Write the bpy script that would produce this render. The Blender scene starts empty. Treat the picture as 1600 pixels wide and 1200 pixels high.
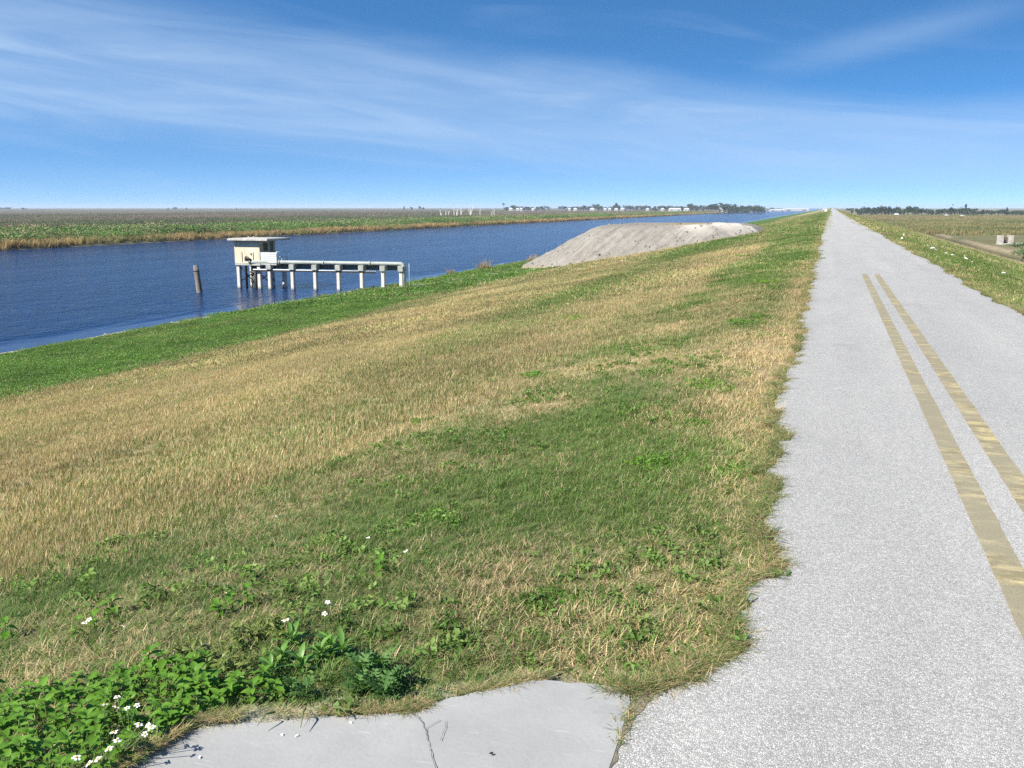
import bpy, math, random
import numpy as np
from mathutils import Vector, Matrix, Euler

random.seed(7)
RNG = np.random.default_rng(11)
SC = bpy.context.scene
COL = SC.collection

# ------------------------------------------------------------------ camera
FPX, EYE = 1450.0, 1.6
PITCH = math.atan(276 / FPX)
YAW = math.atan(500 * math.cos(PITCH) / FPX)
cam_d = bpy.data.cameras.new('camera')
cam_d.sensor_width = 36.0
cam_d.lens = 36.0 * FPX / 1600.0
cam_d.clip_start = 0.05
cam_d.clip_end = 20000
cam = bpy.data.objects.new('camera', cam_d)
COL.objects.link(cam)
cam.location = (0, 0, EYE)
cam.rotation_euler = (math.pi / 2 - PITCH, 0, YAW)
SC.camera = cam

# ------------------------------------------------------------------ light
SUN_EL, SUN_PHI = math.radians(42), math.radians(35)
to_sun = Vector((-math.sin(SUN_PHI) * math.cos(SUN_EL), -math.cos(SUN_PHI) * math.cos(SUN_EL), math.sin(SUN_EL)))
sun_d = bpy.data.lights.new('sun', 'SUN')
sun_d.energy = 4.7
sun_d.angle = math.radians(0.53)
sun_d.color = (1.0, 0.95, 0.86)
sun = bpy.data.objects.new('sun', sun_d)
COL.objects.link(sun)
sun.rotation_euler = (-to_sun).to_track_quat('-Z', 'Y').to_euler()
sun.location = (-30, -40, 60)

SC.view_settings.view_transform = 'Standard'
SC.view_settings.look = 'None'
SC.view_settings.gamma = 1.0
SC.view_settings.use_curve_mapping = False
SC.view_settings.exposure = 1.05
SC.render.engine = 'CYCLES'
SC.cycles.max_bounces = 4
SC.cycles.diffuse_bounces = 2
SC.cycles.glossy_bounces = 2
SC.cycles.transmission_bounces = 3
SC.cycles.transparent_max_bounces = 6
SC.cycles.volume_bounces = 0
SC.cycles.caustics_reflective = False
SC.cycles.caustics_refractive = False
SC.cycles.use_denoising = False
SC.cycles.denoiser = 'OPENIMAGEDENOISE'
SC.cycles.denoising_input_passes = 'RGB_ALBEDO_NORMAL'
SC.cycles.denoising_prefilter = 'ACCURATE'


class NT:
    """small helper round a node tree"""
    def __init__(s, tree):
        s.t = tree
        s.n, s.l = tree.nodes, tree.links

    def node(s, typ, **kw):
        nd = s.n.new(typ)
        for k, v in kw.items():
            setattr(nd, k, v)
        return nd

    def put(s, sock, v):
        if isinstance(v, bpy.types.NodeSocket):
            s.l.new(v, sock)
        elif v is not None:
            sock.default_value = v

    def math(s, op, a, b=None, c=None, clamp=False):
        nd = s.node('ShaderNodeMath', operation=op, use_clamp=clamp)
        for i, v in enumerate((a, b, c)):
            s.put(nd.inputs[i], v)
        return nd.outputs[0]

    def mix(s, f, a, b, blend='MIX'):
        nd = s.node('ShaderNodeMix', data_type='RGBA', blend_type=blend)
        s.put(nd.inputs[0], f)
        for i, v in ((6, a), (7, b)):
            if isinstance(v, tuple) and len(v) == 3:
                v = (*v, 1)
            s.put(nd.inputs[i], v)
        return nd.outputs[2]

    def noise(s, vec, scale, detail=3, rough=.55, dist=0.0, out=0):
        nd = s.node('ShaderNodeTexNoise')
        if vec is not None:
            s.l.new(vec, nd.inputs['Vector'])
        nd.inputs['Scale'].default_value = scale
        nd.inputs['Detail'].default_value = detail
        nd.inputs['Roughness'].default_value = rough
        nd.inputs['Distortion'].default_value = dist
        return nd.outputs[out]

    def rng(s, v, a, b, c=0.0, d=1.0, smooth=False):
        nd = s.node('ShaderNodeMapRange', interpolation_type='SMOOTHSTEP' if smooth else 'LINEAR')
        for i, x in enumerate((v, a, b, c, d)):
            s.put(nd.inputs[i], x)
        return nd.outputs[0]

    def mapping(s, vec, scale=(1, 1, 1), rot=(0, 0, 0)):
        nd = s.node('ShaderNodeMapping')
        s.l.new(vec, nd.inputs[0])
        nd.inputs['Scale'].default_value = scale
        nd.inputs['Rotation'].default_value = rot
        return nd.outputs[0]

    def attr(s, name, typ='GEOMETRY', out='Fac'):
        return s.node('ShaderNodeAttribute', attribute_name=name, attribute_type=typ).outputs[out]

    def bump(s, h, strength, dist=.01):
        nd = s.node('ShaderNodeBump')
        nd.inputs['Strength'].default_value = strength
        nd.inputs['Distance'].default_value = dist
        s.l.new(h, nd.inputs['Height'])
        return nd.outputs[0]


# ------------------------------------------------------------------ sky
world = bpy.data.worlds.new('World')
SC.world = world
world.use_nodes = True
w = NT(world.node_tree)
w.n.clear()
wc = w.node('ShaderNodeTexCoord').outputs['Generated']
wx = w.node('ShaderNodeSeparateXYZ')
w.l.new(wc, wx.inputs[0])
sky = w.node('ShaderNodeTexSky', sky_type='NISHITA')
sky.sun_disc = False
sky.sun_elevation = SUN_EL
sky.sun_rotation = math.pi + SUN_PHI
sky.altitude = 0
sky.air_density = 1.0
sky.dust_density = 0.25
sky.ozone_density = 3.0
# the clear winter sky deepens quickly above the horizon
zz = w.math('MULTIPLY_ADD', wx.outputs[2], 2.7, 0.12)
cv = w.node('ShaderNodeCombineXYZ')
w.l.new(wx.outputs[0], cv.inputs[0]); w.l.new(wx.outputs[1], cv.inputs[1]); w.l.new(zz, cv.inputs[2])
nv = w.node('ShaderNodeVectorMath', operation='NORMALIZE')
w.l.new(cv.outputs[0], nv.inputs[0])
w.l.new(nv.outputs[0], sky.inputs[0])
hs = w.node('ShaderNodeHueSaturation')
hs.inputs['Saturation'].default_value = 1.15
hs.inputs['Value'].default_value = 1.0
w.l.new(sky.outputs[0], hs.inputs['Color'])
A = w.math('ARCTAN2', wx.outputs[0], wx.outputs[1])
Ez = w.math('ARCSINE', wx.outputs[2])
def skyvec(kx, ky, shear):
    c = w.node('ShaderNodeCombineXYZ')
    w.l.new(w.math('MULTIPLY', A, kx), c.inputs[0])
    w.l.new(w.math('MULTIPLY', w.math('MULTIPLY_ADD', A, shear, Ez), ky), c.inputs[1])
    return c.outputs[0]
n1 = w.noise(skyvec(3.0, 26, 0.10), 1.0, 6, .6, 1.2)
n2 = w.noise(skyvec(9.0, 90, 0.16), 1.0, 5, .6, .8)
n3 = w.noise(skyvec(2.0, 9, 0.0), 1.3, 3, .5, .4)
cc = w.rng(A, -.83, .10, .135, .055)
cw = w.rng(A, -.83, .10, .075, .045)
dist = w.math('DIVIDE', w.math('ABSOLUTE', w.math('SUBTRACT', Ez, cc)), cw)
dist = w.math('ADD', dist, w.math('MULTIPLY', w.math('SUBTRACT', n3, .5), 1.2))
band = w.rng(dist, .35, 1.25, 1.0, 0.0, True)
streak = w.math('MULTIPLY_ADD', w.rng(n2, .3, .75), .28, w.rng(n1, .25, .75))
main = w.math('MULTIPLY', band, w.math('MULTIPLY_ADD', streak, .34, .22))
# one brighter mare's tail and loose wisps higher up
ln = w.math('ABSOLUTE', w.math('SUBTRACT', Ez, w.math('MULTIPLY_ADD', A, .19, .150)))
tail = w.math('MULTIPLY', w.rng(w.math('ADD', ln, w.math('MULTIPLY', w.math('SUBTRACT', n1, .5), .03)), 0, .024, 1, 0, True),
              w.math('MULTIPLY', w.rng(A, -.10, .02, 0, 1, True), w.rng(A, .06, .22, 1, 0, True)))
wisps = w.math('MULTIPLY', w.rng(n1, .5, .75, 0, .3), w.rng(n3, .4, .6))
cl = w.math('ADD', w.math('ADD', main, w.math('MULTIPLY', tail, .22)), w.math('MULTIPLY', wisps, .6))
cl = w.math('MULTIPLY', cl, w.rng(Ez, 0.0, .04, 0, 1, True))
cl = w.math('MINIMUM', cl, .8)
skyb = w.mix(1.0, hs.outputs[0], w.mix(w.rng(Ez, 0.0, .13, 0, 1, True), (.80, .89, .95), (.62, .94, 1.05)), 'MULTIPLY')
skyc = w.mix(cl, skyb, (2.8, 3.8, 5.2))
bg = w.node('ShaderNodeBackground')
bg.inputs[1].default_value = 0.092
w.l.new(skyc, bg.inputs[0])
wo = w.node('ShaderNodeOutputWorld')
w.l.new(bg.outputs[0], wo.inputs[0])


# ------------------------------------------------------------------ numbers
def _hash(i, j, seed):
    n = (i.astype(np.int64) * 374761393 + j.astype(np.int64) * 668265263 + seed * 974634777) & 0xffffffff
    n = ((n ^ (n >> 13)) * 1274126177) & 0xffffffff
    return ((n ^ (n >> 16)) & 0xffff) / 65535.0

def vnoise(x, y, seed=0):
    x = np.asarray(x, float); y = np.asarray(y, float)
    i, j = np.floor(x), np.floor(y)
    u, v = x - i, y - j
    u, v = u * u * (3 - 2 * u), v * v * (3 - 2 * v)
    a, b = _hash(i, j, seed), _hash(i + 1, j, seed)
    c, d = _hash(i, j + 1, seed), _hash(i + 1, j + 1, seed)
    return (a * (1 - u) + b * u) * (1 - v) + (c * (1 - u) + d * u) * v

def fbm(x, y, seed=0, o=4):
    s, amp, t = 0, 1.0, 0
    for k in range(o):
        s = s + amp * vnoise(np.asarray(x) * 2 ** k, np.asarray(y) * 2 ** k, seed + k * 17)
        t += amp; amp *= .55
    return s / t

def sm(x, a, b):
    t = np.clip((np.asarray(x, float) - a) / (b - a), 0, 1)
    return t * t * (3 - 2 * t)

WATER = -6.07
SHORE = -41.7
_px = np.arange(-200, 60, 0.1)
_pz = np.interp(_px, [-200, -143.5, -141.5, -134, -52, -47, SHORE, -27.5, -1.2, -.4, 3.2, 3.6, 24.4, 60],
                [-5.55, -5.6, -6.07, -8, -8, -7.1, -6.07, -4.85, -.09, -.035, -.035, -.1, -6.0, -6.0])
_k = np.ones(7) / 7
_pz = np.convolve(np.pad(_pz, 3, 'edge'), _k, 'valid')

def H(X, Y):
    X = np.asarray(X, float); Y = np.asarray(Y, float)
    Xs = X + np.where(X < 0, 1.0 * (1 - sm(Y, 2.4, 5.0)) * sm(-X, .3, 1.6), 0)
    z = np.interp(Xs, _px, _pz)
    side = sm(-X, .6, 3) * sm(X, -46, -40)
    z = z + side * ((fbm(X * .9, Y * .9, 3) - .5) * .07 + (fbm(X * .12, Y * .07, 5) - .5) * .25)
    rs = sm(X, 3.4, 6)
    z = z + rs * (fbm(X * .5, Y * .5, 9) - .5) * .15
    # ditch and its bank along the levee toe
    dc = 27.2 + 1.2 * (fbm(Y * .02, 0 * Y, 21) - .5)
    z = z - 1.1 * np.exp(-((X - dc) / .6) ** 4) * sm(Y, 60, 120)
    z = z + .35 * np.exp(-((X - dc - 2.2) / 1.1) ** 2)
    mr = sm(-X, 142, 150)
    z = z + mr * (fbm(X * .03, Y * .03, 31) - .4) * .5
    return z

cy, sy = math.cos(YAW), math.sin(YAW)
cp, sp = math.cos(PITCH), math.sin(PITCH)
FW = np.array([-sy * cp, cy * cp, -sp]); RT = np.array([cy, sy, 0.0]); UP = np.cross(RT, FW)

def to_px(X, Y, Z):
    v = np.stack([X, Y, np.asarray(Z) - EYE], -1)
    d = v @ FW
    return 800 + FPX * (v @ RT) / d, 600 - FPX * (v @ UP) / d, d

def at(px, py, z):
    """point of the horizontal plane z that is seen at a place of the photograph"""
    d = FW + RT * (px - 800) / FPX + UP * (600 - py) / FPX
    t = (z - EYE) / d[2]
    return Vector((d[0] * t, d[1] * t, z))

def on(px, py, lift=0.0):
    """point of the ground seen at a place of the photograph"""
    d = FW + RT * (px - 800) / FPX + UP * (600 - py) / FPX
    t = np.geomspace(1.5, 1500, 260)
    for _ in range(2):
        P = d[None] * t[:, None]
        hit = np.nonzero(P[:, 2] + EYE < H(P[:, 0], P[:, 1]) + lift)[0]
        i = hit[0] if len(hit) else len(t) - 1
        t = np.linspace(t[max(i - 1, 0)], t[i], 40)
    return Vector((P[i, 0], P[i, 1], P[i, 2] + EYE))

# edges of the paved path and the concrete apron, as X of Y
_ly = [-6, 2.84, 2.86, 3.0, 3.3, 3.8, 4.2, 4.9, 6.3, 8.1, 10.3, 14, 19.7, 54, 3000]
_lx = [-.60, -.60, -.53, -.36, -.23, -.22, -.14, -.24, -.27, -.33, -.29, -.30, -.29, -.44, -.44]
def edge_left(Y):
    Y = np.asarray(Y, float)
    n = (fbm(Y * 3.1, 0 * Y + 3, 51, 5) - .5) * .26 + (fbm(Y * .35, 0 * Y, 53, 2) - .5) * .16 + (fbm(Y * 17, 0 * Y, 55, 3) - .5) * .07
    return np.interp(Y, _ly, _lx) + n * sm(Y, 2.9, 3.6)
def edge_right(Y):
    Y = np.asarray(Y, float)
    return 2.82 + (fbm(Y * 1.3, 0 * Y + 9, 57, 4) - .5) * .26 + (fbm(Y * .1, 0 * Y, 59, 2) - .5) * .2

APRON = [(180, 1200), (225, 1172), (262, 1150), (300, 1130), (360, 1121), (420, 1120), (520, 1113), (600, 1112), (640, 1110), (672, 1098),
         (700, 1090), (740, 1082), (780, 1075), (812, 1068), (840, 1065), (900, 1069), (950, 1073), (978, 1080), (985, 1100)]
APX = [at(x, y, 0) for x, y in APRON]
APX = [Vector((p.x, p.y, 0)) for p in APX]
apron_poly = [(-3.2, -1.0), (-2.35, 1.2)] + [(p.x, p.y) for p in APX] + [(-.515, 2.45), (-.50, 1.5), (-.5, -1.0)]

def in_poly(x, y, poly):
    x = np.asarray(x); y = np.asarray(y)
    ins = np.zeros(x.shape, bool)
    n = len(poly)
    for i in range(n):
        x0, y0 = poly[i]; x1, y1 = poly[(i + 1) % n]
        c = ((y0 > y) != (y1 > y)) & (x < (x1 - x0) * (y - y0) / (y1 - y0 + 1e-12) + x0)
        ins ^= c
    return ins

def poly_dist(x, y, poly):
    x = np.asarray(x, float); y = np.asarray(y, float)
    d = np.full(x.shape, 1e9)
    n = len(poly)
    for i in range(n):
        x0, y0 = poly[i]; x1, y1 = poly[(i + 1) % n]
        dx, dy = x1 - x0, y1 - y0
        t = np.clip(((x - x0) * dx + (y - y0) * dy) / (dx * dx + dy * dy + 1e-12), 0, 1)
        d = np.minimum(d, np.hypot(x - x0 - t * dx, y - y0 - t * dy))
    return d

# the spoil bank that juts from the levee into the canal
MOUND = [(-9.5, 110.5), (-13.0, 107.3), (-24.9, 105.8), (-26.5, 111), (-26.5, 128), (-9.5, 128)]
def mound_z(X, Y):
    d = poly_dist(X, Y, MOUND) * np.where(in_poly(X, Y, MOUND), -1, 1)
    z = -.38 - np.maximum(d, 0) * .55 - .25 * np.exp(-np.minimum(np.abs(d), 8) / .9)
    z = z + (fbm(X * .9, Y * .9, 71, 6) - .5) * .42 * sm(d, -.3, 1.5) - .30 * sm(d, .2, 1.5) * np.abs(vnoise((X * .9 - Y * .45) * .55 + 1.5 * fbm(X * .3, Y * .3, 77), (Y * .9 + X * .45) * .04, 79) - .5)
    # tracks left by the machines run slantwise up the face
    u = X * .90 - Y * .45
    z = z + sm(d, .3, 1.5) * .09 * (vnoise(u * 1.6, (Y * .9 + X * .45) * .06, 73) - .5)
    # sand tipped at the landward end
    for (hx, hy, hr, hh) in ((-12.2, 111.2, 1.5, .30), (-10.2, 112.0, 1.0, .22), (-8.6, 112.8, .8, .26), (-14.2, 110.0, 1.3, .10)):
        z = z + hh * np.exp(-((X - hx) ** 2 + (Y - hy) ** 2) / hr ** 2) * (.7 + .6 * fbm(X * 1.2, Y * 1.2, 75))
    return z


# ------------------------------------------------------------------ mesh helpers
class MB:
    def __init__(s):
        s.v, s.f, s.sm = [], [], []
    def add(s, verts, faces, smooth=False):
        o = len(s.v)
        s.v += [tuple(p) for p in verts]
        s.f += [tuple(i + o for i in f) for f in faces]
        s.sm += [smooth] * len(faces)
        return s
    def box(s, c, d, rz=0.0, bevel=0.0):
        x, y, z = d[0] / 2, d[1] / 2, d[2] / 2
        b = min(bevel, x * .9, y * .9, z * .9)
        R = Matrix.Rotation(rz, 3, 'Z'); C = Vector(c)
        if b <= 0:
            vs = [Vector((sx * x, sy_ * y, sz * z)) for sz in (-1, 1) for sx, sy_ in ((-1, -1), (1, -1), (1, 1), (-1, 1))]
            fs = [(3, 2, 1, 0), (4, 5, 6, 7), (0, 1, 5, 4), (1, 2, 6, 5), (2, 3, 7, 6), (3, 0, 4, 7)]
        else:
            vs, fs = [], []
            ring = lambda ex, ey: [(-ex + b, -ey), (ex - b, -ey), (ex, -ey + b), (ex, ey - b), (ex - b, ey), (-ex + b, ey), (-ex, ey - b), (-ex, -ey + b)]
            for zz_, k in ((-z, b), (-z + b, 0), (z - b, 0), (z, b)):
                vs += [Vector((px, py, zz_)) for px, py in ring(x - k, y - k)]
            for r in range(3):
                for i in range(8):
                    fs.append((r * 8 + i, r * 8 + (i + 1) % 8, r * 8 + 8 + (i + 1) % 8, r * 8 + 8 + i))
            fs.append(tuple(range(7, -1, -1))); fs.append(tuple(range(24, 32)))
        return s.add([R @ p + C for p in vs], fs)
    def tube(s, pts, rad, n=8, cap=True, smooth=True):
        pts = [Vector(p) for p in pts]
        if not hasattr(rad, '__len__'):
            rad = [rad] * len(pts)
        vs, fs = [], []
        ref = None
        for i, p in enumerate(pts):
            t = (pts[min(i + 1, len(pts) - 1)] - pts[max(i - 1, 0)])
            t = t.normalized() if t.length > 1e-9 else Vector((0, 0, 1))
            if ref is None:
                ref = t.orthogonal().normalized()
            ref = (ref - t * ref.dot(t)).normalized()
            b = t.cross(ref)
            vs += [p + (ref * math.cos(2 * math.pi * k / n) + b * math.sin(2 * math.pi * k / n)) * rad[i] for k in range(n)]
        for i in range(len(pts) - 1):
            for k in range(n):
                fs.append((i * n + k, i * n + (k + 1) % n, i * n + n + (k + 1) % n, i * n + n + k))
        s.add(vs, fs, smooth)
        if cap:
            o = len(s.v) - len(vs)
            s.f += [tuple(o + k for k in range(n - 1, -1, -1)), tuple(o + (len(pts) - 1) * n + k for k in range(n))]
            s.sm += [False, False]
        return s
    def mesh(s, name, mat=None, fl=None):
        m = bpy.data.meshes.new(name)
        m.from_pydata(s.v, [], s.f)
        m.polygons.foreach_set('use_smooth', s.sm)
        if mat:
            m.materials.append(mat)
        if fl:
            for k, vals in fl.items():
                a = m.attributes.new(k, 'FLOAT', 'POINT')
                a.data.foreach_set('value', np.asarray(vals, np.float32))
        m.update()
        return m
    def build(s, name, mat, parent=None):
        o = bpy.data.objects.new(name, s.mesh(name, mat))
        COL.objects.link(o)
        if parent:
            o.parent = parent
        return o

def empty(name, loc, rz=0.0):
    o = bpy.data.objects.new(name, None)
    o.empty_display_size = .2
    o.location = loc; o.rotation_euler = (0, 0, rz)
    COL.objects.link(o)
    return o

def tag(o, label=None, cat=None, group=None, kind=None):
    for k, v in (('label', label), ('category', cat), ('group', group), ('kind', kind)):
        if v:
            o[k] = v
    return o

def place(name, mesh, parent=None, loc=(0, 0, 0), rot=(0, 0, 0), scl=1.0):
    o = bpy.data.objects.new(name, mesh)
    COL.objects.link(o)
    o.parent = parent
    o.location = loc; o.rotation_euler = rot
    o.scale = (scl,) * 3 if not hasattr(scl, '__len__') else scl
    return o


# ------------------------------------------------------------------ materials
def material(name):
    m = bpy.data.materials.new(name)
    m.use_nodes = True
    t = NT(m.node_tree)
    t.n.clear()
    out = t.node('ShaderNodeOutputMaterial')
    return m, t, out

def principled(t, out, color, rough=.8, normal=None, spec=.3, metal=0.0):
    p = t.node('ShaderNodeBsdfPrincipled')
    if isinstance(color, tuple) and len(color) == 3:
        color = (*color, 1)
    t.put(p.inputs['Base Color'], color)
    t.put(p.inputs['Roughness'], rough)
    p.inputs['Specular IOR Level'].default_value = spec
    p.inputs['Metallic'].default_value = metal
    if normal is not None:
        t.l.new(normal, p.inputs['Normal'])
    t.l.new(p.outputs[0], out.inputs[0])
    return p

def plain(name, c, c2=None, scale=4.0, rough=.8, bump=.0, spec=.3, stretch=(1, 1, 1), metal=0.0):
    """two-tone weathered surface"""
    m, t, out = material(name)
    co = t.mapping(t.node('ShaderNodeTexCoord').outputs['Object'], stretch)
    n = t.noise(co, scale, 5, .6)
    c2 = c2 or tuple(x * .7 for x in c)
    col = t.mix(t.rng(n, .35, .68), c, c2)
    fine = t.noise(co, scale * 9, 3, .6)
    col = t.mix(t.rng(fine, .3, .7, 0, .35), col, t.mix(1.0, col, (.55, .55, .55), 'MULTIPLY'))
    nr = t.bump(fine, bump, .02) if bump else None
    principled(t, out, col, rough, nr, spec, metal)
    return m

def plant_mat(name, g1, g2, t1, t2, trans=.3, spec=.25):
    """blades and leaves: each blade green or dry according to how dry its tuft is"""
    m, t, out = material(name)
    dry = t.attr('dry', 'INSTANCER')
    tint = t.attr('tint', 'INSTANCER')
    bv = t.attr('bv'); bw = t.attr('bw'); hh = t.attr('hh')
    d = t.math('ADD', dry, t.math('MULTIPLY_ADD', hh, .24, -.12))
    f = t.math('MULTIPLY_ADD', t.math('SUBTRACT', d, bv), 5.0, .5, clamp=True)
    col = t.mix(f, t.mix(bw, g1, g2), t.mix(bw, t1, t2))
    col = t.mix(1.0, col, t.node('ShaderNodeCombineColor').outputs[0], 'MULTIPLY')
    cmb = t.n[-1] if False else [n for n in t.n if n.bl_idname == 'ShaderNodeCombineColor'][0]
    for i, k in enumerate((1.0, 1.0, 1.0)):
        t.l.new(tint, cmb.inputs[i])
    p = t.node('ShaderNodeBsdfPrincipled')
    t.l.new(col, p.inputs['Base Color'])
    p.inputs['Roughness'].default_value = .55
    p.inputs['Specular IOR Level'].default_value = spec
    tr = t.node('ShaderNodeBsdfTranslucent')
    t.l.new(t.mix(1.0, col, (1.25, 1.3, .7), 'MULTIPLY'), tr.inputs[0])
    mx = t.node('ShaderNodeMixShader')
    mx.inputs[0].default_value = trans
    t.l.new(p.outputs[0], mx.inputs[1]); t.l.new(tr.outputs[0], mx.inputs[2])
    t.l.new(mx.outputs[0], out.inputs[0])
    return m

def leaf_mat(name, c1, c2, trans=.3, rough=.45, spec=.4):
    """leaves of single plants; shade of green differs from leaf to leaf"""
    m, t, out = material(name)
    rnd = t.node('ShaderNodeObjectInfo').outputs['Random']
    co = t.node('ShaderNodeTexCoord').outputs['Object']
    n = t.noise(co, 30.0, 2)
    col = t.mix(t.math('MULTIPLY_ADD', n, .5, t.math('MULTIPLY', rnd, .6), clamp=True), c1, c2)
    p = t.node('ShaderNodeBsdfPrincipled')
    t.l.new(col, p.inputs['Base Color'])
    p.inputs['Roughness'].default_value = rough
    p.inputs['Specular IOR Level'].default_value = spec
    tr = t.node('ShaderNodeBsdfTranslucent')
    t.l.new(t.mix(1.0, col, (1.3, 1.35, .6), 'MULTIPLY'), tr.inputs[0])
    mx = t.node('ShaderNodeMixShader')
    mx.inputs[0].default_value = trans
    t.l.new(p.outputs[0], mx.inputs[1]); t.l.new(tr.outputs[0], mx.inputs[2])
    t.l.new(mx.outputs[0], out.inputs[0])
    return m

# land: colour of soil and thatch held per vertex, broken up by noise
M_land, t, out = material('land')
co = t.node('ShaderNodeTexCoord').outputs['Object']
col = t.attr('land_colour', out='Color')
na = t.noise(co, 14.0, 6, .7)
nb = t.noise(t.mapping(co, (1, .4, 1)), .8, 5, .65)
nc = t.noise(t.mapping(co, (1, .35, 1)), .06, 6, .7)
k = t.math('MULTIPLY', t.rng(na, .25, .75, .55, 1.4), t.math('MULTIPLY', t.rng(nb, .25, .75, .75, 1.25), t.rng(nc, .3, .7, .8, 1.2)))
kc = t.node('ShaderNodeCombineColor')
for i in range(3):
    t.l.new(k, kc.inputs[i])
principled(t, out, t.mix(1.0, col, kc.outputs[0], 'MULTIPLY'), .95, t.bump(na, .9, .05), .1)

# chip-seal path
M_path, t, out = material('chip_seal')
co = t.node('ShaderNodeTexCoord').outputs['Object']
vo = t.node('ShaderNodeTexVoronoi', feature='F1')
vo.inputs['Scale'].default_value = 150
t.l.new(co, vo.inputs['Vector'])
ve = t.node('ShaderNodeTexVoronoi', feature='DISTANCE_TO_EDGE')
ve.inputs['Scale'].default_value = 150
t.l.new(co, ve.inputs['Vector'])
hsv = t.node('ShaderNodeSeparateColor')
t.l.new(vo.outputs['Color'], hsv.inputs[0])
stone = t.mix(hsv.outputs[0], (.305, .293, .266), (.595, .577, .533))
gap = t.rng(ve.outputs['Distance'], .0, .16)
pc = t.mix(gap, (.22, .216, .205), stone)
big = t.noise(t.mapping(co, (1, .25, 1)), 1.1, 6, .65)
pc = t.mix(t.rng(big, .35, .7, 0, .35), pc, t.mix(1.0, pc, (.68, .68, .70), 'MULTIPLY'))
wear = t.noise(t.mapping(co, (1.6, .05, 1)), 1.0, 4, .55)
pc = t.mix(t.rng(wear, .42, .62, 0, .22), pc, t.mix(1.0, pc, (1.28, 1.27, 1.25), 'MULTIPLY'))
stain = t.noise(co, .7, 6, .75, .6)
pc = t.mix(t.rng(stain, .56, .72, 0, .38), pc, (.20, .19, .175))
patch = t.noise(co, 5.0, 4, .6)
pc = t.mix(t.rng(patch, .55, .75, 0, .25), pc, (.50, .48, .44))
hgt = t.math('ADD', gap, t.math('MULTIPLY', hsv.outputs[1], .9))
principled(t, out, pc, .85, t.bump(hgt, .5, .004), .25)

# smooth concrete
M_conc, t, out = material('concrete')
co = t.node('ShaderNodeTexCoord').outputs['Object']
n1_ = t.noise(co, 2.2, 6, .65)
n2_ = t.noise(co, 60, 4, .7)
n3_ = t.noise(t.mapping(co, (1, 6, 1), (0, 0, .5)), 8, 4, .6)
cc_ = t.mix(t.rng(n1_, .3, .7), (.262, .257, .240), (.345, .338, .318))
cc_ = t.mix(t.rng(n2_, .35, .7, 0, .30), cc_, (.24, .25, .26))
cc_ = t.mix(t.rng(n3_, .62, .8, 0, .35), cc_, (.58, .57, .55))
st = t.noise(co, 3.1, 7, .75, .8)
cc_ = t.mix(t.rng(st, .56, .75, 0, .45), cc_, (.17, .165, .15))
principled(t, out, cc_, .8, t.bump(n2_, .35, .004), .3)

# worn yellow paint
M_yellow, t, out = material('worn_yellow_paint')
co = t.node('ShaderNodeTexCoord').outputs['Object']
wv = t.noise(t.mapping(co, (2.0, 5, 1)), 1.6, 7, .75)
wb = t.noise(co, 2.0, 3, .6)
wg = t.noise(co, 130, 3, .6)
f = t.math('MULTIPLY', t.rng(wv, .48, .62), t.rng(wb, .36, .62))
yc = t.mix(f, (.225, .19, .105), (.50, .41, .205))
yc = t.mix(t.rng(wg, .5, .66, 0, .55), yc, (.15, .135, .10))
yc = t.mix(t.math('MULTIPLY', t.rng(wg, .6, .5), t.rng(wb, .62, .5, 0, .15)), yc, (.46, .45, .42))
principled(t, out, yc, .75, t.bump(wg, .4, .004), .3)

# canal water: ruffled by wind, smooth in the lee of the bank
M_water, t, out = material('canal_water')
co = t.node('ShaderNodeTexCoord').outputs['Object']
sx = t.node('ShaderNodeSeparateXYZ'); t.l.new(co, sx.inputs[0])
w1 = t.noise(t.mapping(co, (1, .55, 1), (0, 0, .5)), 1.5, 5, .62, .3)
w2 = t.noise(t.mapping(co, (1, .7, 1), (0, 0, -.3)), .45, 3, .5)
gust = t.noise(t.mapping(co, (1, .18, 1)), .12, 4, .6)
edge = t.math('ADD', t.math('SUBTRACT', SHORE, sx.outputs[0]), t.math('MULTIPLY', t.math('SUBTRACT', gust, .5), 9.0))
lee = t.rng(edge, 1.2, 6.5, .03, 1.0, True)
farlee = t.rng(t.math('ADD', sx.outputs[0], t.math('MULTIPLY', gust, 6.0)), -141, -136, .15, 1.0, True)
ruff = t.math('MULTIPLY', t.math('MULTIPLY', lee, farlee), t.rng(gust, .32, .68, .5, 1.25))
hw = t.math('MULTIPLY', t.math('ADD', w1, t.math('MULTIPLY', w2, .8)), ruff)
bp = t.node('ShaderNodeBump')
bp.inputs['Strength'].default_value = 1.0
bp.inputs['Distance'].default_value = .36
t.l.new(hw, bp.inputs['Height'])
pw = principled(t, out, t.mix(t.rng(w1, .35, .65), (.0015, .014, .055), (.004, .028, .098)), .14, bp.outputs[0], .12)
pw.inputs['IOR'].default_value = 1.333

M_spoil, t, out = material('spoil_sand')
co = t.node('ShaderNodeTexCoord').outputs['Object']
s1 = t.noise(co, .9, 7, .7)
s2 = t.noise(t.mapping(t.mapping(co, (1, 1, 1), (0, 0, .46)), (3.2, .16, .6)), .8, 7, .7)
s3 = t.noise(co, 9.0, 5, .7)
sc_ = t.mix(t.rng(s2, .36, .64), (.185, .165, .138), (.30, .275, .238))
sc_ = t.mix(t.rng(s1, .55, .75, 0, .5), sc_, (.40, .37, .325))
sc_ = t.mix(t.rng(s3, .5, .72, 0, .6), sc_, (.13, .115, .09))
peb = t.node('ShaderNodeTexVoronoi'); peb.inputs['Scale'].default_value = 3.5; t.l.new(co, peb.inputs['Vector'])
sc_ = t.mix(t.rng(peb.outputs['Distance'], .22, .12, 0, .5), sc_, (.46, .43, .38))
fresh = t.attr('fresh')
sc_ = t.mix(fresh, sc_, (.55, .505, .43))
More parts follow.
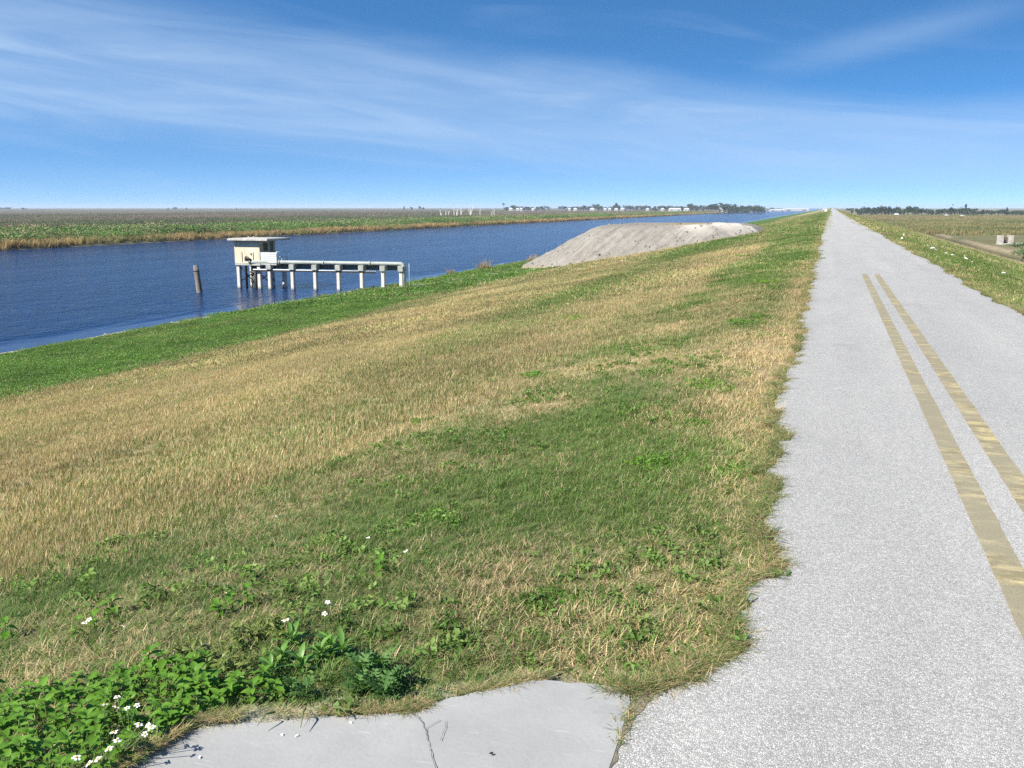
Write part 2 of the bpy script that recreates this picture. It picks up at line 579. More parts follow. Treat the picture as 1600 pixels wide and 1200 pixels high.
thatch = t.attr('thatch')
sc_ = t.mix(thatch, sc_, (.30, .23, .11))
principled(t, out, sc_, .95, t.bump(t.math('ADD', s3, s2), .8, .10), .1)

M_render = plain('painted_block_wall', (.70, .61, .44), (.52, .44, .31), 2.2, .8, .2, stretch=(1, 1, .25))
M_roofc = plain('weathered_concrete_roof', (.52, .50, .46), (.30, .28, .26), 1.5, .9, .3)
M_pile = plain('concrete_pile', (.62, .59, .54), (.44, .39, .34), 1.6, .85, .3, stretch=(1, 1, .35))
M_pile, t, out = material('stained_concrete_pile')
co = t.node('ShaderNodeTexCoord').outputs['Object']
sp_ = t.node('ShaderNodeSeparateXYZ'); t.l.new(co, sp_.inputs[0])
n_a = t.noise(t.mapping(co, (1, 1, .25)), 3.0, 6, .65); n_b = t.noise(co, 14, 4, .65)
pcol = t.mix(t.rng(n_a, .35, .68), (.64, .61, .56), (.45, .40, .345))
pcol = t.mix(t.rng(n_b, .45, .7, 0, .4), pcol, (.24, .21, .18))
tide = t.rng(t.math('ADD', sp_.outputs[2], t.math('MULTIPLY', n_a, .7)), 2.10, 1.80, 0, .8)
pcol = t.mix(tide, pcol, (.085, .075, .05))
principled(t, out, pcol, .85, t.bump(n_b, .3, .02), .3)
M_cap = plain('concrete_cap', (.42, .42, .38), (.27, .28, .25), 2.0, .9, .3)
M_pipe = plain('green_grey_pipe', (.37, .40, .36), (.25, .28, .25), 1.2, .55, .1, .4)
M_pipedark = plain('dark_green_steel', (.035, .075, .068), (.05, .06, .05), 2.0, .6, .2, .4)
M_steel = plain('blackened_steel', (.022, .024, .024), (.05, .04, .03), 3.0, .6, .2)
M_rail = plain('galvanised_rail', (.80, .84, .86), (.70, .75, .78), 3.0, .5)
M_white = plain('white_boards', (.60, .60, .585), (.52, .52, .50), 2.0, .7)
M_shut = plain('brown_shutter', (.16, .12, .085), (.11, .08, .06), 3.0, .8)
M_door = plain('green_door', (.05, .09, .075), (.07, .11, .09), 2.0, .5, 0, .5)
M_wood = plain('weathered_timber', (.27, .23, .19), (.13, .11, .09), 2.5, .9, .5, stretch=(3, 3, .3))
M_dead = plain('bleached_deadwood', (.74, .70, .64), (.58, .54, .49), 1.0, .9)
M_bark = plain('bark', (.11, .09, .07), (.07, .055, .045), 3.0, .95)
M_housewall = plain('pale_house_wall', (.62, .60, .55), (.50, .48, .45), .5, .8)
M_houseroof = plain('white_metal_roof', (.66, .67, .68), (.58, .59, .60), .4, .5)
M_feather = plain('white_feathers', (.84, .83, .80), (.76, .75, .72), 9.0, .8)
M_feather_d = plain('dark_feathers', (.03, .028, .026), (.05, .045, .04), 9.0, .8)
M_bill = plain('bill_and_legs', (.34, .14, .06), (.25, .10, .05), 9.0, .6)
M_block = plain('stained_precast', (.52, .49, .43), (.30, .28, .25), 1.2, .9, .2)
M_hide = plain('dark_hide', (.030, .024, .020), (.05, .04, .035), 2.0, .8)
M_petal = plain('white_petal', (.86, .85, .82), (.78, .77, .74), 60, .7)
M_disc = plain('yellow_flower_disc', (.62, .40, .04), (.48, .30, .03), 200, .8)
M_stem = plain('plant_stem', (.10, .16, .045), (.14, .15, .06), 30, .6)
M_crack = plain('crack_dirt', (.14, .135, .12), (.19, .18, .165), 30, 1.0)
M_soil = plain('sandy_soil', (.27, .23, .165), (.17, .145, .10), 20, 1.0, .5)
M_shell = plain('shell', (.80, .78, .74), (.70, .68, .63), 60, .5)
M_rock = plain('shore_limestone', (.70, .67, .60), (.48, .46, .42), 3, .9, .3)

M_grass = plant_mat('grass_blades', (.090, .185, .030), (.180, .265, .065), (.72, .56, .32), (.52, .375, .205))
M_cover = plant_mat('ground_cover_leaves', (.070, .150, .020), (.135, .245, .045), (.40, .35, .18), (.24, .20, .10))
M_reed = plant_mat('reed_blades', (.11, .18, .045), (.20, .24, .08), (.56, .40, .20), (.36, .235, .115), .25)
M_shrub = plant_mat('shrub_leaves', (.055, .130, .025), (.130, .225, .045), (.30, .24, .15), (.20, .15, .11), .25)
M_marsh = plant_mat('marsh_sedge', (.085, .120, .042), (.15, .175, .07), (.27, .205, .155), (.18, .125, .10), .2)
M_crown = leaf_mat('tree_leaves', (.018, .040, .018), (.040, .070, .028), .15, .6, .2)
M_leaf = leaf_mat('broad_leaves', (.070, .175, .018), (.155, .300, .035), .35, .5, .25)
M_lance = leaf_mat('lance_leaves', (.080, .190, .030), (.150, .290, .055))
M_lobed = leaf_mat('lobed_leaves', (.060, .140, .035), (.110, .205, .060), .3, .6, .15)
M_cress = leaf_mat('cress_leaves', (.11, .17, .03), (.22, .25, .06))

# ------------------------------------------------------------------ ground
def grow(a, b, d0, d1, p=1.0):
    out_, x = [a], a
    while x < b:
        x += d0 + (d1 - d0) * ((x - a) / (b - a)) ** p
        out_.append(min(x, b))
    return out_
gx = sorted(set([round(v, 3) for v in
     [-v for v in grow(145, 6000, 3, 700)] + list(np.arange(-142, -46, 4.0)) + list(np.arange(-46, -39, .35)) + list(np.arange(-39, -9, .5))
     + list(np.arange(-9, 4, .16)) + list(np.arange(4, 24, .6)) + list(np.arange(24, 33, .2)) + grow(33, 6000, 1.2, 600)]))
gy = sorted(set([round(v, 3) for v in [-300, -120, -60, -30, -15, -8, -4] + list(np.arange(-2, 9, .16)) + grow(9, 60, .2, .9) + grow(60, 160, .9, 2) + grow(160, 8000, 2, 600)]))
GX, GY = np.meshgrid(np.array(gx), np.array(gy))
GZ = H(GX, GY)

def dryness(X, Y):
    """share of dead blades in the turf"""
    s = -X
    b0 = 4.3 - 1.1 * sm(Y, 4, 17) + 1.2 * (fbm(X * .5, Y * .35, 81) - .5) + .5 * (fbm(X * 2, Y * 2, 83) - .5)
    n_f = fbm(X * 1.1, Y * .8, 85)
    n_s = fbm(X * .55, Y * .11, 87)
    n_b = fbm(X * .22, Y * .12, 88)
    top = .08 + 1.25 * (n_f - .5) + .6 * (n_s - .5) + .42 * sm(s, 1.1, .2) + .36 * sm(Y, 4.5, 11) - .34 * sm(Y, 16, 40)
    mid = .66 + .55 * (n_s - .5) + .7 * (n_b - .5) + .25 * (n_f - .5)
    c = 7.4 + .05 * (Y - 20)
    streak = np.exp(-((s - c) / (.9 + .025 * Y)) ** 2) * sm(Y, 12, 26)
    mid = mid - .50 * streak * (.5 + n_s)
    c2 = 12.0 + .03 * Y
    mid = mid - .22 * np.exp(-((s - c2) / 1.5) ** 2) * sm(n_b, .4, .7)
    mid = mid - .34 * sm(Y, 40, 75) * sm(s, 11.5, 7.0)
    mid = mid - .15 * sm(s, 15, 22)
    d = top + (mid - top) * sm(s, b0 - .5, b0 + .35)
    r = X > 0
    rd = .27 + 1.1 * (n_f - .5) + .5 * (n_b - .5) + .20 * sm(X, 4.2, 3.0) + .35 * sm(X, 19, 24)
    return np.clip(np.where(r, rd, d), .03, .97)

def cover_edge(Y):
    return 22.5 + 4.5 * sm(Y, 35, 60) + 1.3 * (fbm(Y * .25, 0 * Y, 91) - .5)

def land_colour(X, Y):
    s = -X
    dr = dryness(X, Y)[..., None]
    green, dead = np.array([.115, .140, .048]), np.array([.40, .315, .175])
    c = green * (1 - dr) + dead * dr
    lower = (sm(s, cover_edge(Y) - .6, cover_edge(Y) + .6) * (X < 0))[..., None]
    c = c * (1 - lower) + np.array([.062, .125, .026]) * lower
    sand = np.array([.46, .42, .34])
    nf = fbm(X * 1.6, Y * .8, 95)
    k = sm(s, -SHORE - 1.0, -SHORE - .4) * sm(nf, .30, .45)
    # bare shelly streaks round the pipe end and towards the spoil bank
    line = 33.0 + 4.5 * sm(Y, 105, 75)
    k = np.maximum(k, np.exp(-((s - line) / 1.1) ** 2) * sm(Y, 74, 78) * sm(Y, 108, 100) * sm(nf, .40, .52))
    k = np.maximum(k, np.exp(-(((X + 38.2) / 2.4) ** 2 + ((Y - 79) / 2.6) ** 2)) * 1.3 * sm(nf, .3, .5))
    # sandy fringe round the apron and the paving
    da = poly_dist(X, Y, apron_poly)
    k = np.maximum(k, .75 * sm(da, .16, .03) * (Y < 4))
    k = np.maximum(k, .5 * sm(np.abs(X - edge_left(Y)), .14, .02) * (Y < 400))
    k = np.clip(k, 0, 1)[..., None]
    c = c * (1 - k) + sand * k
    bed = (sm(s, -SHORE + .3, -SHORE + 4) * (X < 0))[..., None]
    c = c * (1 - bed) + np.array([.10, .10, .07]) * bed
    # marsh
    mar = (sm(s, 141, 144))[..., None]
    m1 = fbm(X * .012, Y * .006, 97)[..., None]; m2 = fbm(X * .05, Y * .02, 99)[..., None]
    mc = np.array([.150, .120, .085]) * (1 - sm(m1, .42, .62)) + np.array([.085, .115, .042]) * sm(m1, .42, .62)
    mc = mc * (.75 + .5 * m2) * .8
    c = c * (1 - mar) + mc * mar
    # right-hand fields
    fld = sm(X, 23, 25)[..., None]
    f1 = fbm(X * .03, Y * .03, 101)[..., None]; f2 = fbm(X * .006, Y * .008, 103)[..., None]
    fc = np.array([.115, .125, .050]) * (1 - f1) + np.array([.20, .165, .09]) * f1
    fc = fc * (.75 + .5 * f2)
    dirt = np.exp(-((X - 24.3) / 1.5) ** 2) * sm(Y, 90, 130) * sm(fbm(X * .4, Y * .1, 105), .25, .5)
    dirt2 = np.exp(-((X - 29.6) / 1.6) ** 2) * sm(fbm(X * .4, Y * .1, 106), .3, .5)
    dd = np.clip(np.maximum(dirt, dirt2 * .8), 0, 1)[..., None]
    fc = fc * (1 - dd) + np.array([.30, .235, .165]) * dd
    wet = np.exp(-((X - 27.2 - 1.2 * (fbm(Y * .02, 0 * Y, 21) - .5)) / .75) ** 4)[..., None] * sm(Y, 60, 120)[..., None]
    fc = fc * (1 - wet) + np.array([.055, .050, .035]) * wet
    c = c * (1 - fld) + fc * fld
    dd2 = (np.clip(dirt, 0, 1)[..., None]) * (1 - fld)
    return c * (1 - dd2) + np.array([.30, .235, .165]) * dd2

def grid_mesh(name, X, Y, Z, mat, smooth=True):
    ny, nx = X.shape
    v = np.stack([X, Y, Z], -1).reshape(-1, 3)
    i = np.arange(ny * nx).reshape(ny, nx)
    f = np.stack([i[:-1, :-1], i[:-1, 1:], i[1:, 1:], i[1:, :-1]], -1).reshape(-1, 4)
    m = bpy.data.meshes.new(name)
    m.vertices.add(len(v)); m.vertices.foreach_set('co', v.ravel())
    m.loops.add(f.size); m.loops.foreach_set('vertex_index', f.ravel().astype(np.int32))
    m.polygons.add(len(f))
    m.polygons.foreach_set('loop_start', np.arange(0, f.size, 4, dtype=np.int32))
    m.polygons.foreach_set('loop_total', np.full(len(f), 4, np.int32))
    m.polygons.foreach_set('use_smooth', np.full(len(f), smooth))
    m.materials.append(mat)
    m.update(calc_edges=True)
    return m

gm = grid_mesh('ground', GX, GY, GZ, M_land)
ca = gm.attributes.new('land_colour', 'FLOAT_COLOR', 'POINT')
lc = land_colour(GX, GY).reshape(-1, 3)
ca.data.foreach_set('color', np.concatenate([lc, np.ones((len(lc), 1))], 1).astype(np.float32).ravel())
ground = bpy.data.objects.new('ground', gm); COL.objects.link(ground)
tag(ground, 'grassy levee slopes, canal bank, marsh and flat fields', 'ground', kind='structure')

wx_ = np.array([-146, -136, -120, -90, -60, -50, -44, -40.5]); wy_ = np.array([-300, 0, 100, 200, 400, 1000, 3000, 8000.])
WX, WY = np.meshgrid(wx_, wy_)
water = bpy.data.objects.new('water', grid_mesh('water', WX, WY, WX * 0 + WATER, M_water)); COL.objects.link(water)
tag(water, 'deep blue wind-ruffled canal beside the levee', 'water', kind='structure')

# paved path
py_ = np.array(sorted(set([round(v, 3) for v in [-6, -3, 0, 1.5] + list(np.arange(2, 9, .035)) + grow(9, 60, .05, .35) + grow(60, 300, .5, 4) + grow(300, 3500, 5, 200)])))
rows = np.linspace(0, 1, 9)
el, er = edge_left(py_), edge_right(py_)
PX = el[:, None] * (1 - rows) + er[:, None] * rows
PY = np.repeat(py_[:, None], 9, 1)
PZ = .012 * (1 - (2 * rows[None] - 1) ** 2) + 0 * PX
PZ[:, 0] -= .05; PZ[:, -1] -= .05
PX[:, 1] = el + .012; PX[:, -2] = er - .012
PZ[:, 1] = .0; PZ[:, -2] = .0
path = bpy.data.objects.new('path', grid_mesh('path', PX, PY, PZ, M_path, False)); COL.objects.link(path)
tag(path, 'pale grey chip-sealed path running straight along the levee top', 'path', kind='structure')
def crown_z(X, Y):
    rr = (X - edge_left(Y)) / (edge_right(Y) - edge_left(Y))
    return .012 * (1 - (2 * rr - 1) ** 2)
for (xa, xb) in ((.775, .905), (1.055, 1.185)):
    yy = np.arange(-3, 24.2, .12)
    xs_ = np.linspace(xa, xb, 4)
    LX = xs_[None] + 0 * yy[:, None]
    LX[:, 0] += (fbm(yy * 6, yy * 0, 111) - .5) * .012; LX[:, -1] += (fbm(yy * 6, yy * 0, 113) - .5) * .012
    LY = yy[:, None] + 0 * LX
    ln_ = bpy.data.objects.new('painted_line', grid_mesh('painted_line', LX, LY, crown_z(LX, LY) + .004, M_yellow))
    COL.objects.link(ln_); ln_.parent = path

# concrete apron: a slab with a ragged edge where turf has crept over it
mb = MB()
ap = apron_poly
rag = []
for i in range(len(ap)):
    p0, p1 = Vector((*ap[i], 0)), Vector((*ap[(i + 1) % len(ap)], 0))
    kk = 6 if i in range(2, 20) else 1
    for j in range(kk):
        q = p0.lerp(p1, j / kk)
        if kk > 1 and 2 <= i < 20:
            q += Vector((random.uniform(-.006, .006), random.uniform(-.008, .008), 0))
        rag.append(q)
n_ = len(rag)
top_ = [Vector((q.x, q.y, .006 - .03 * max(0, -q.x - .8))) for q in rag]
mb.add([v for v in top_] + [v - Vector((0, 0, .12)) for v in top_],
       [tuple(range(n_ - 1, -1, -1))] + [(i, (i + 1) % n_, n_ + (i + 1) % n_, n_ + i) for i in range(n_)])
apron = mb.build('concrete_apron', M_conc)
tag(apron, 'smooth grey concrete apron joining the path in the foreground', 'pavement', kind='structure')
def apron_z(x):
    return .006 - .03 * max(0, -x - .8)
jt = MB(); P = []
yy = np.arange(.8, 2.93, .02)
xl = -.506 - .016 * np.clip(yy - 1.5, 0, 9)
xr = xl + .014 + .05 * sm(yy, 2.55, 2.9) + (fbm(yy * 18, yy * 0, 117) - .5) * .03
jt.add([(a_, y_, .0045) for a_, y_ in zip(xl, yy)] + [(a_, y_, .0035) for a_, y_ in zip(xr, yy)], [(i, len(yy) + i, len(yy) + i + 1, i + 1) for i in range(len(yy) - 1)])
jt.build('joint_soil', M_soil, apron)
for crack in ([(655, 1118), (664, 1138), (668, 1152), (671, 1168), (676, 1184), (683, 1206)], [(664, 1138), (676, 1130), (690, 1122)], [(697, 1125), (694, 1142), (688, 1160)]):
    m2 = MB()
    P = []
    for a_, b_ in zip(crack[:-1], crack[1:]):
        for j in range(5):
            q = at(a_[0] + (b_[0] - a_[0]) * j / 5 + random.uniform(-1.2, 1.2), a_[1] + (b_[1] - a_[1]) * j / 5, 0)
            P.append(Vector((q.x, q.y, apron_z(q.x) + .0008)))
    vs, fs = [], []
    for i, q in enumerate(P):
        wd = .0016 * (.4 + random.random()) * (1 if crack[0][0] == 655 else .55)
        vs += [q - Vector((wd, 0, 0)), q + Vector((wd, 0, 0))]
        if i:
            fs.append((2 * i - 2, 2 * i - 1, 2 * i + 1, 2 * i))
    m2.add(vs, fs)
    m2.build('crack', M_crack, apron)

# spoil bank
mx_, my_ = np.arange(-40.5, 1.0, .22), np.concatenate([np.arange(88, 116, .22), np.arange(116, 140, .8)])
SX, SY = np.meshgrid(mx_, my_)
SZ = mound_z(SX, SY)
sm_mesh = grid_mesh('spoil_bank', SX, SY, SZ, M_spoil)
fr = sm_mesh.attributes.new('fresh', 'FLOAT', 'POINT')
fv = np.zeros_like(SX)
for (hx, hy, hr) in ((-12.2, 110.4, 2.6), (-10.2, 111.0, 2.0), (-8.6, 112, 1.8), (-14.5, 108.3, 2.0)):
    fv = np.maximum(fv, np.exp(-((SX - hx) ** 2 + (SY - hy) ** 2) / hr ** 2))
fv = np.clip(fv * (.5 + 1.0 * fbm(SX * .8, SY * .8, 121)), 0, 1)
fr.data.foreach_set('value', fv.ravel().astype(np.float32))
th_ = sm_mesh.attributes.new('thatch', 'FLOAT', 'POINT')
dm = poly_dist(SX, SY, MOUND) * np.where(in_poly(SX, SY, MOUND), -1, 1)
tv = sm(dm, -1.0, -5.0) * sm(SX, -22, -16)
tv = np.maximum(tv, .9 * sm(SZ - H(SX, SY), .35, .05) * sm(fbm(SX * .7, SY * .7, 123), .3, .55))
th_.data.foreach_set('value', tv.ravel().astype(np.float32))
spoil = bpy.data.objects.new('spoil_bank', sm_mesh); COL.objects.link(spoil)
tag(spoil, 'flat-topped bank of grey sandy spoil jutting from the levee into the canal', 'embankment', kind='structure')
b = MB()
for i in range(900):
    x_, y_ = random.uniform(-33, -6), random.uniform(91, 114)
    d_ = float(mound_z(x_, y_) - H(x_, y_))
    if d_ < -.15 or (d_ > .8 and random.random() < .72): continue
    s_ = random.uniform(.05, .2) * (1.5 if random.random() < .1 else 1)
    zz_ = float(max(mound_z(x_, y_), H(x_, y_)))
    vs = [(x_ + s_ * random.uniform(.6, 1.2) * math.cos(a_), y_ + s_ * random.uniform(.6, 1.2) * math.sin(a_), zz_ + s_ * h_ * random.uniform(.7, 1.2)) for h_ in (-.4, .45) for a_ in (0, 1.26, 2.5, 3.8, 5.0)]
    b.add(vs + [(x_, y_, zz_ + s_ * .75)], [(k, (k + 1) % 5, 5 + (k + 1) % 5, 5 + k) for k in range(5)] + [(5 + k, 5 + (k + 1) % 5, 10) for k in range(5)])
clod = b.mesh('clods', M_spoil)
o = place('clods', clod, spoil); o['kind'] = 'stuff'
mound_above = lambda X, Y: mound_z(X, Y) > H(X, Y) - .02 + .55 * sm(fbm(X * .6, Y * .6, 127), .52, .72)


# ------------------------------------------------------------------ vegetation that nobody could count
def blades(n, radius, lo, hi, width, lean=(0.1, .9), seg=3, curl=.6, seed=0, flat=0.0):
    """a tuft: n tapered blades, bent outward"""
    r = np.random.default_rng(seed)
    V, Fc, bv, bw, hh = [], [], [], [], []
    for b in range(n):
        a = r.uniform(0, 2 * math.pi); q = radius * math.sqrt(r.uniform())
        base = np.array([math.cos(a) * q, math.sin(a) * q, 0])
        L = r.uniform(lo, hi); az = r.uniform(0, 2 * math.pi)
        th = r.uniform(*lean); wd = width * r.uniform(.6, 1.2)
        d = np.array([math.cos(az), math.sin(az), 0]); s_ = np.array([-d[1], d[0], 0])
        x0, x1 = r.uniform(), r.uniform()
        p = base.copy(); o = len(V)
        for k in range(seg + 1):
            u = k / seg
            ww = wd * (1 - u) ** .7 * .5
            if k == seg:
                V.append(p.copy()); bv.append(x0); bw.append(x1); hh.append(1.0)
            else:
                V += [p - s_ * ww, p + s_ * ww]; bv += [x0] * 2; bw += [x1] * 2; hh += [u] * 2
            t_ = th + curl * u
            p = p + (d * math.sin(t_) + np.array([0, 0, math.cos(t_)])) * L / seg
            p[2] = max(p[2], .004)
        for k in range(seg - 1):
            Fc.append((o + 2 * k, o + 2 * k + 1, o + 2 * k + 3, o + 2 * k + 2))
        Fc.append((o + 2 * seg - 2, o + 2 * seg - 1, o + 2 * seg))
    return V, Fc, bv, bw, hh

def leaves(n, radius, height, size, seed=0, dome=True, tilt=.8, zmin=0.1):
    """a clump of broad leaf faces through a dome-shaped volume"""
    r = np.random.default_rng(seed)
    V, Fc, bv, bw, hh = [], [], [], [], []
    lob = [(r.uniform(-.5, .5) * radius, r.uniform(-.5, .5) * radius, r.uniform(.55, 1.0)) for _ in range(5)]
    for b in range(n):
        lx, ly, lh = lob[r.integers(5)] if dome else (0, 0, 1)
        a = r.uniform(0, 2 * math.pi); q = math.sqrt(r.uniform())
        rr = radius * (.6 if dome else 1.0)
        c = np.array([lx + math.cos(a) * q * rr, ly + math.sin(a) * q * rr, 0])
        zt = height * lh * (math.sqrt(max(0, 1 - q * q)) * .8 + .2)
        c[2] = zt * r.uniform(.45, 1.0) ** .6 if dome else height * r.uniform(zmin, 1)
        E_ = Euler((r.normal() * tilt, r.normal() * tilt, r.uniform(0, 6.28))).to_matrix()
        L = size * r.uniform(.6, 1.3); W = L * r.uniform(.4, .6)
        o = len(V)
        for (u, v, zz_) in ((-.5, 0, 0), (-.1, .5, .06), (.5, 0, -.08), (-.1, -.5, .06)):
            p = E_ @ Vector((u * L, v * W, zz_ * L))
            V.append(c + np.array(p))
        x0, x1 = r.uniform(), r.uniform()
        bv += [x0] * 4; bw += [x1] * 4; hh += [c[2] / height] * 4
        Fc += [(o, o + 1, o + 2), (o, o + 2, o + 3)]
    return V, Fc, bv, bw, hh

def proto_collection(name, parts, mat):
    """clump shapes kept outside the scene for the scatter to pick from"""
    c = bpy.data.collections.new(name)
    for i, (V, Fc, bv, bw, hh) in enumerate(parts):
        m = bpy.data.meshes.new(name)
        m.from_pydata([tuple(p) for p in V], [], Fc)
        for k_, vals in (('bv', bv), ('bw', bw), ('hh', hh)):
            a = m.attributes.new(k_, 'FLOAT', 'POINT'); a.data.foreach_set('value', np.asarray(vals, np.float32))
        m.materials.append(mat)
        m.polygons.foreach_set('use_smooth', np.ones(len(Fc), bool))
        m.update()
        c.objects.link(bpy.data.objects.new('%s_%02d' % (name, i), m))
    return c

def scatter(name, label, cat, coll, P, rot, scl, idx, dry, tint, mat):
    m = bpy.data.meshes.new(name)
    n = len(P)
    m.vertices.add(n); m.vertices.foreach_set('co', np.asarray(P, np.float32).ravel())
    for k_, typ, vals, key in (('rot', 'FLOAT_VECTOR', rot, 'vector'), ('scl', 'FLOAT', scl, 'value'), ('idx', 'INT', idx, 'value'),
                               ('dry', 'FLOAT', dry, 'value'), ('tint', 'FLOAT', tint, 'value')):
        a = m.attributes.new(k_, typ, 'POINT')
        a.data.foreach_set(key, np.asarray(vals, np.int32 if typ == 'INT' else np.float32).ravel())
    m.materials.append(mat)
    m.update()
    o = bpy.data.objects.new(name, m); COL.objects.link(o)
    g = bpy.data.node_groups.new(name, 'GeometryNodeTree')
    g.interface.new_socket('Geometry', in_out='INPUT', socket_type='NodeSocketGeometry')
    g.interface.new_socket('Geometry', in_out='OUTPUT', socket_type='NodeSocketGeometry')
    gi, go = g.nodes.new('NodeGroupInput'), g.nodes.new('NodeGroupOutput')
    ip = g.nodes.new('GeometryNodeInstanceOnPoints')
    ci = g.nodes.new('GeometryNodeCollectionInfo')
    ci.inputs['Collection'].default_value = coll
    ci.inputs['Separate Children'].default_value = True
    ci.inputs['Reset Children'].default_value = True
    def na_(nm, typ):
        nd = g.nodes.new('GeometryNodeInputNamedAttribute'); nd.data_type = typ
        nd.inputs['Name'].default_value = nm
        return nd.outputs['Attribute']
    g.links.new(gi.outputs[0], ip.inputs['Points'])
    g.links.new(ci.outputs[0], ip.inputs['Instance'])
    ip.inputs['Pick Instance'].default_value = True
    g.links.new(na_('idx', 'INT'), ip.inputs['Instance Index'])
    g.links.new(na_('rot', 'FLOAT_VECTOR'), ip.inputs['Rotation'])
    g.links.new(na_('scl', 'FLOAT'), ip.inputs['Scale'])
    g.links.new(ip.outputs[0], go.inputs[0])
    md = o.modifiers.new('scatter', 'NODES'); md.node_group = g
    return tag(o, label, cat, kind='stuff')

def sample(x0, x1, y0, y1, dens):
    n = int((x1 - x0) * (y1 - y0) * dens)
    return RNG.uniform(x0, x1, n), RNG.uniform(y0, y1, n)

def seen(X, Y, Z, m=.25):
    a, b, d = to_px(X, Y, Z)
    return (d > .8) & (a > -1600 * m) & (a < 1600 * (1 + m)) & (b < 1200 * (1 + m)) & (b > -400)

def rots(n, tilt=.12):
    return np.stack([RNG.normal(0, tilt, n), RNG.normal(0, tilt, n), RNG.uniform(0, 6.283, n)], -1)

# --- turf on the levee, finer tufts close to the path, wider ones further off
def turf_ok(X, Y):
    ok = (X < edge_left(Y) + .025) & (-X < cover_edge(Y) + .3) & ~mound_above(X, Y)
    ok &= ~in_poly(X, Y, apron_poly)
    bare = fbm(X * 2.3, Y * 2.3, 131)
    da = poly_dist(X, Y, apron_poly)
    ok &= ~((da < .05 + .09 * bare) & (Y < 4) & (bare > .46) & (X > -1.9))
    return ok

P_, R_, S_, I_, D_, T_ = [], [], [], [], [], []
def turf_layer(x0, x1, y0, y1, dens, near, far, base_idx, n_idx, s0, s1, right=False):
    X, Y = sample(x0, x1, y0, y1, dens)
    dist_ = np.hypot(X, Y)
    keep = (dist_ > near) & (dist_ < far * RNG.uniform(.9, 1.12, len(X)))
    keep &= (X > edge_right(Y)) & (X < 25.5) if right else turf_ok(X, Y)
    X, Y = X[keep], Y[keep]
    Z = H(X, Y)
    k_ = seen(X, Y, Z)
    X, Y, Z = X[k_], Y[k_], Z[k_]
    n = len(X)
    d = np.clip(dryness(X, Y) + RNG.normal(0, .10, n), 0, 1)
    s = -X
    b0 = 4.3 - 1.1 * sm(Y, 4, 17)
    stalk = (s > b0 + RNG.normal(0, .4, n)) & ~right
    # tufts that hang over the edge of the paving lie flat
    de = np.where(right, X - edge_right(Y), edge_left(Y) - X)
    flat = (de < .10 * RNG.uniform(.2, 1.5, n))
    if base_idx > 0:
        flat[:] = False
    i = base_idx + RNG.integers(0, n_idx, n) + np.where(stalk, n_idx, 0)
    if base_idx == 0:
        i = np.where(flat, 2 * n_idx + RNG.integers(0, 2, n), i)
    P_.append(np.stack([X, Y, Z], -1)); R_.append(rots(n)); I_.append(i); D_.append(d)
    h_ = .55 + .6 * fbm(X * .9, Y * .9, 141)
    S_.append(RNG.uniform(s0, s1, n) * h_)
    T_.append(np.clip(.82 + .75 * (fbm(X * .35, Y * .25, 143) - .5) + RNG.normal(0, .14, n), .5, 1.35))

protos = []
NV = 4
def lod(n, rad, lo, hi, wd, seg, seed):
    fine = [blades(n, rad, lo, hi, wd, (.45, 1.4), seg, .6, seed + k) for k in range(NV)]
    stalk = [blades(n, rad, lo * 1.1, hi * 1.0, wd * 1.15, (.05, .6), seg, .35, seed + 50 + k) for k in range(NV)]
    return fine + stalk
protos += lod(15, .05, .035, .085, .0042, 3, 100)
protos += [blades(16, .05, .06, .13, .004, (1.15, 1.5), 3, .1, 180 + k) for k in range(2)]
LW = len(protos); protos += [leaves(26, .06, .055, .026, 240 + k, True, .6) for k in range(4)]
L1 = len(protos); protos += lod(20, .10, .035, .085, .0065, 2, 200)
L2 = len(protos); protos += lod(40, .26, .04, .095, .015, 2, 300)
L3 = len(protos); protos += lod(50, .75, .06, .13, .042, 1, 400)
turf_coll = proto_collection('turf_tuft', protos, M_grass)
turf_layer(-9, .2, 1.2, 9, 780, 0, 8.0, 0, NV, .75, 1.2)
turf_layer(-26, .1, 1, 30, 200, 7.4, 27, L1, NV, .8, 1.3)
turf_layer(-30, .1, 8, 75, 30, 25, 72, L2, NV, .8, 1.3)
turf_layer(-30, .1, 45, 420, 3.0, 66, 420, L3, NV, .8, 1.3)
turf_layer(2.5, 6, 10, 30, 130, 8, 27, L1, NV, .8, 1.3, True)
turf_layer(2.5, 22, 20, 75, 18, 25, 72, L2, NV, .8, 1.3, True)
turf_layer(2.5, 25.5, 45, 420, 3.0, 66, 420, L3, NV, .8, 1.3, True)
X, Y = sample(-6, 0, 2, 13, 60)
k_ = turf_ok(X, Y) & (fbm(X * 1.4, Y * 1.1, 149) + .25 * sm(Y, 6.5, 3) + .1 * fbm(X * 6, Y * 6, 150) > .68) & (-X < 4.6)
X, Y = X[k_], Y[k_]; n = len(X)
P_.append(np.stack([X, Y, H(X, Y)], -1)); R_.append(rots(n, .15)); I_.append(LW + RNG.integers(0, 4, n))
D_.append(np.full(n, -.2)); S_.append(RNG.uniform(.6, 1.3, n)); T_.append(np.clip(RNG.normal(.95, .2, n), .5, 1.4))
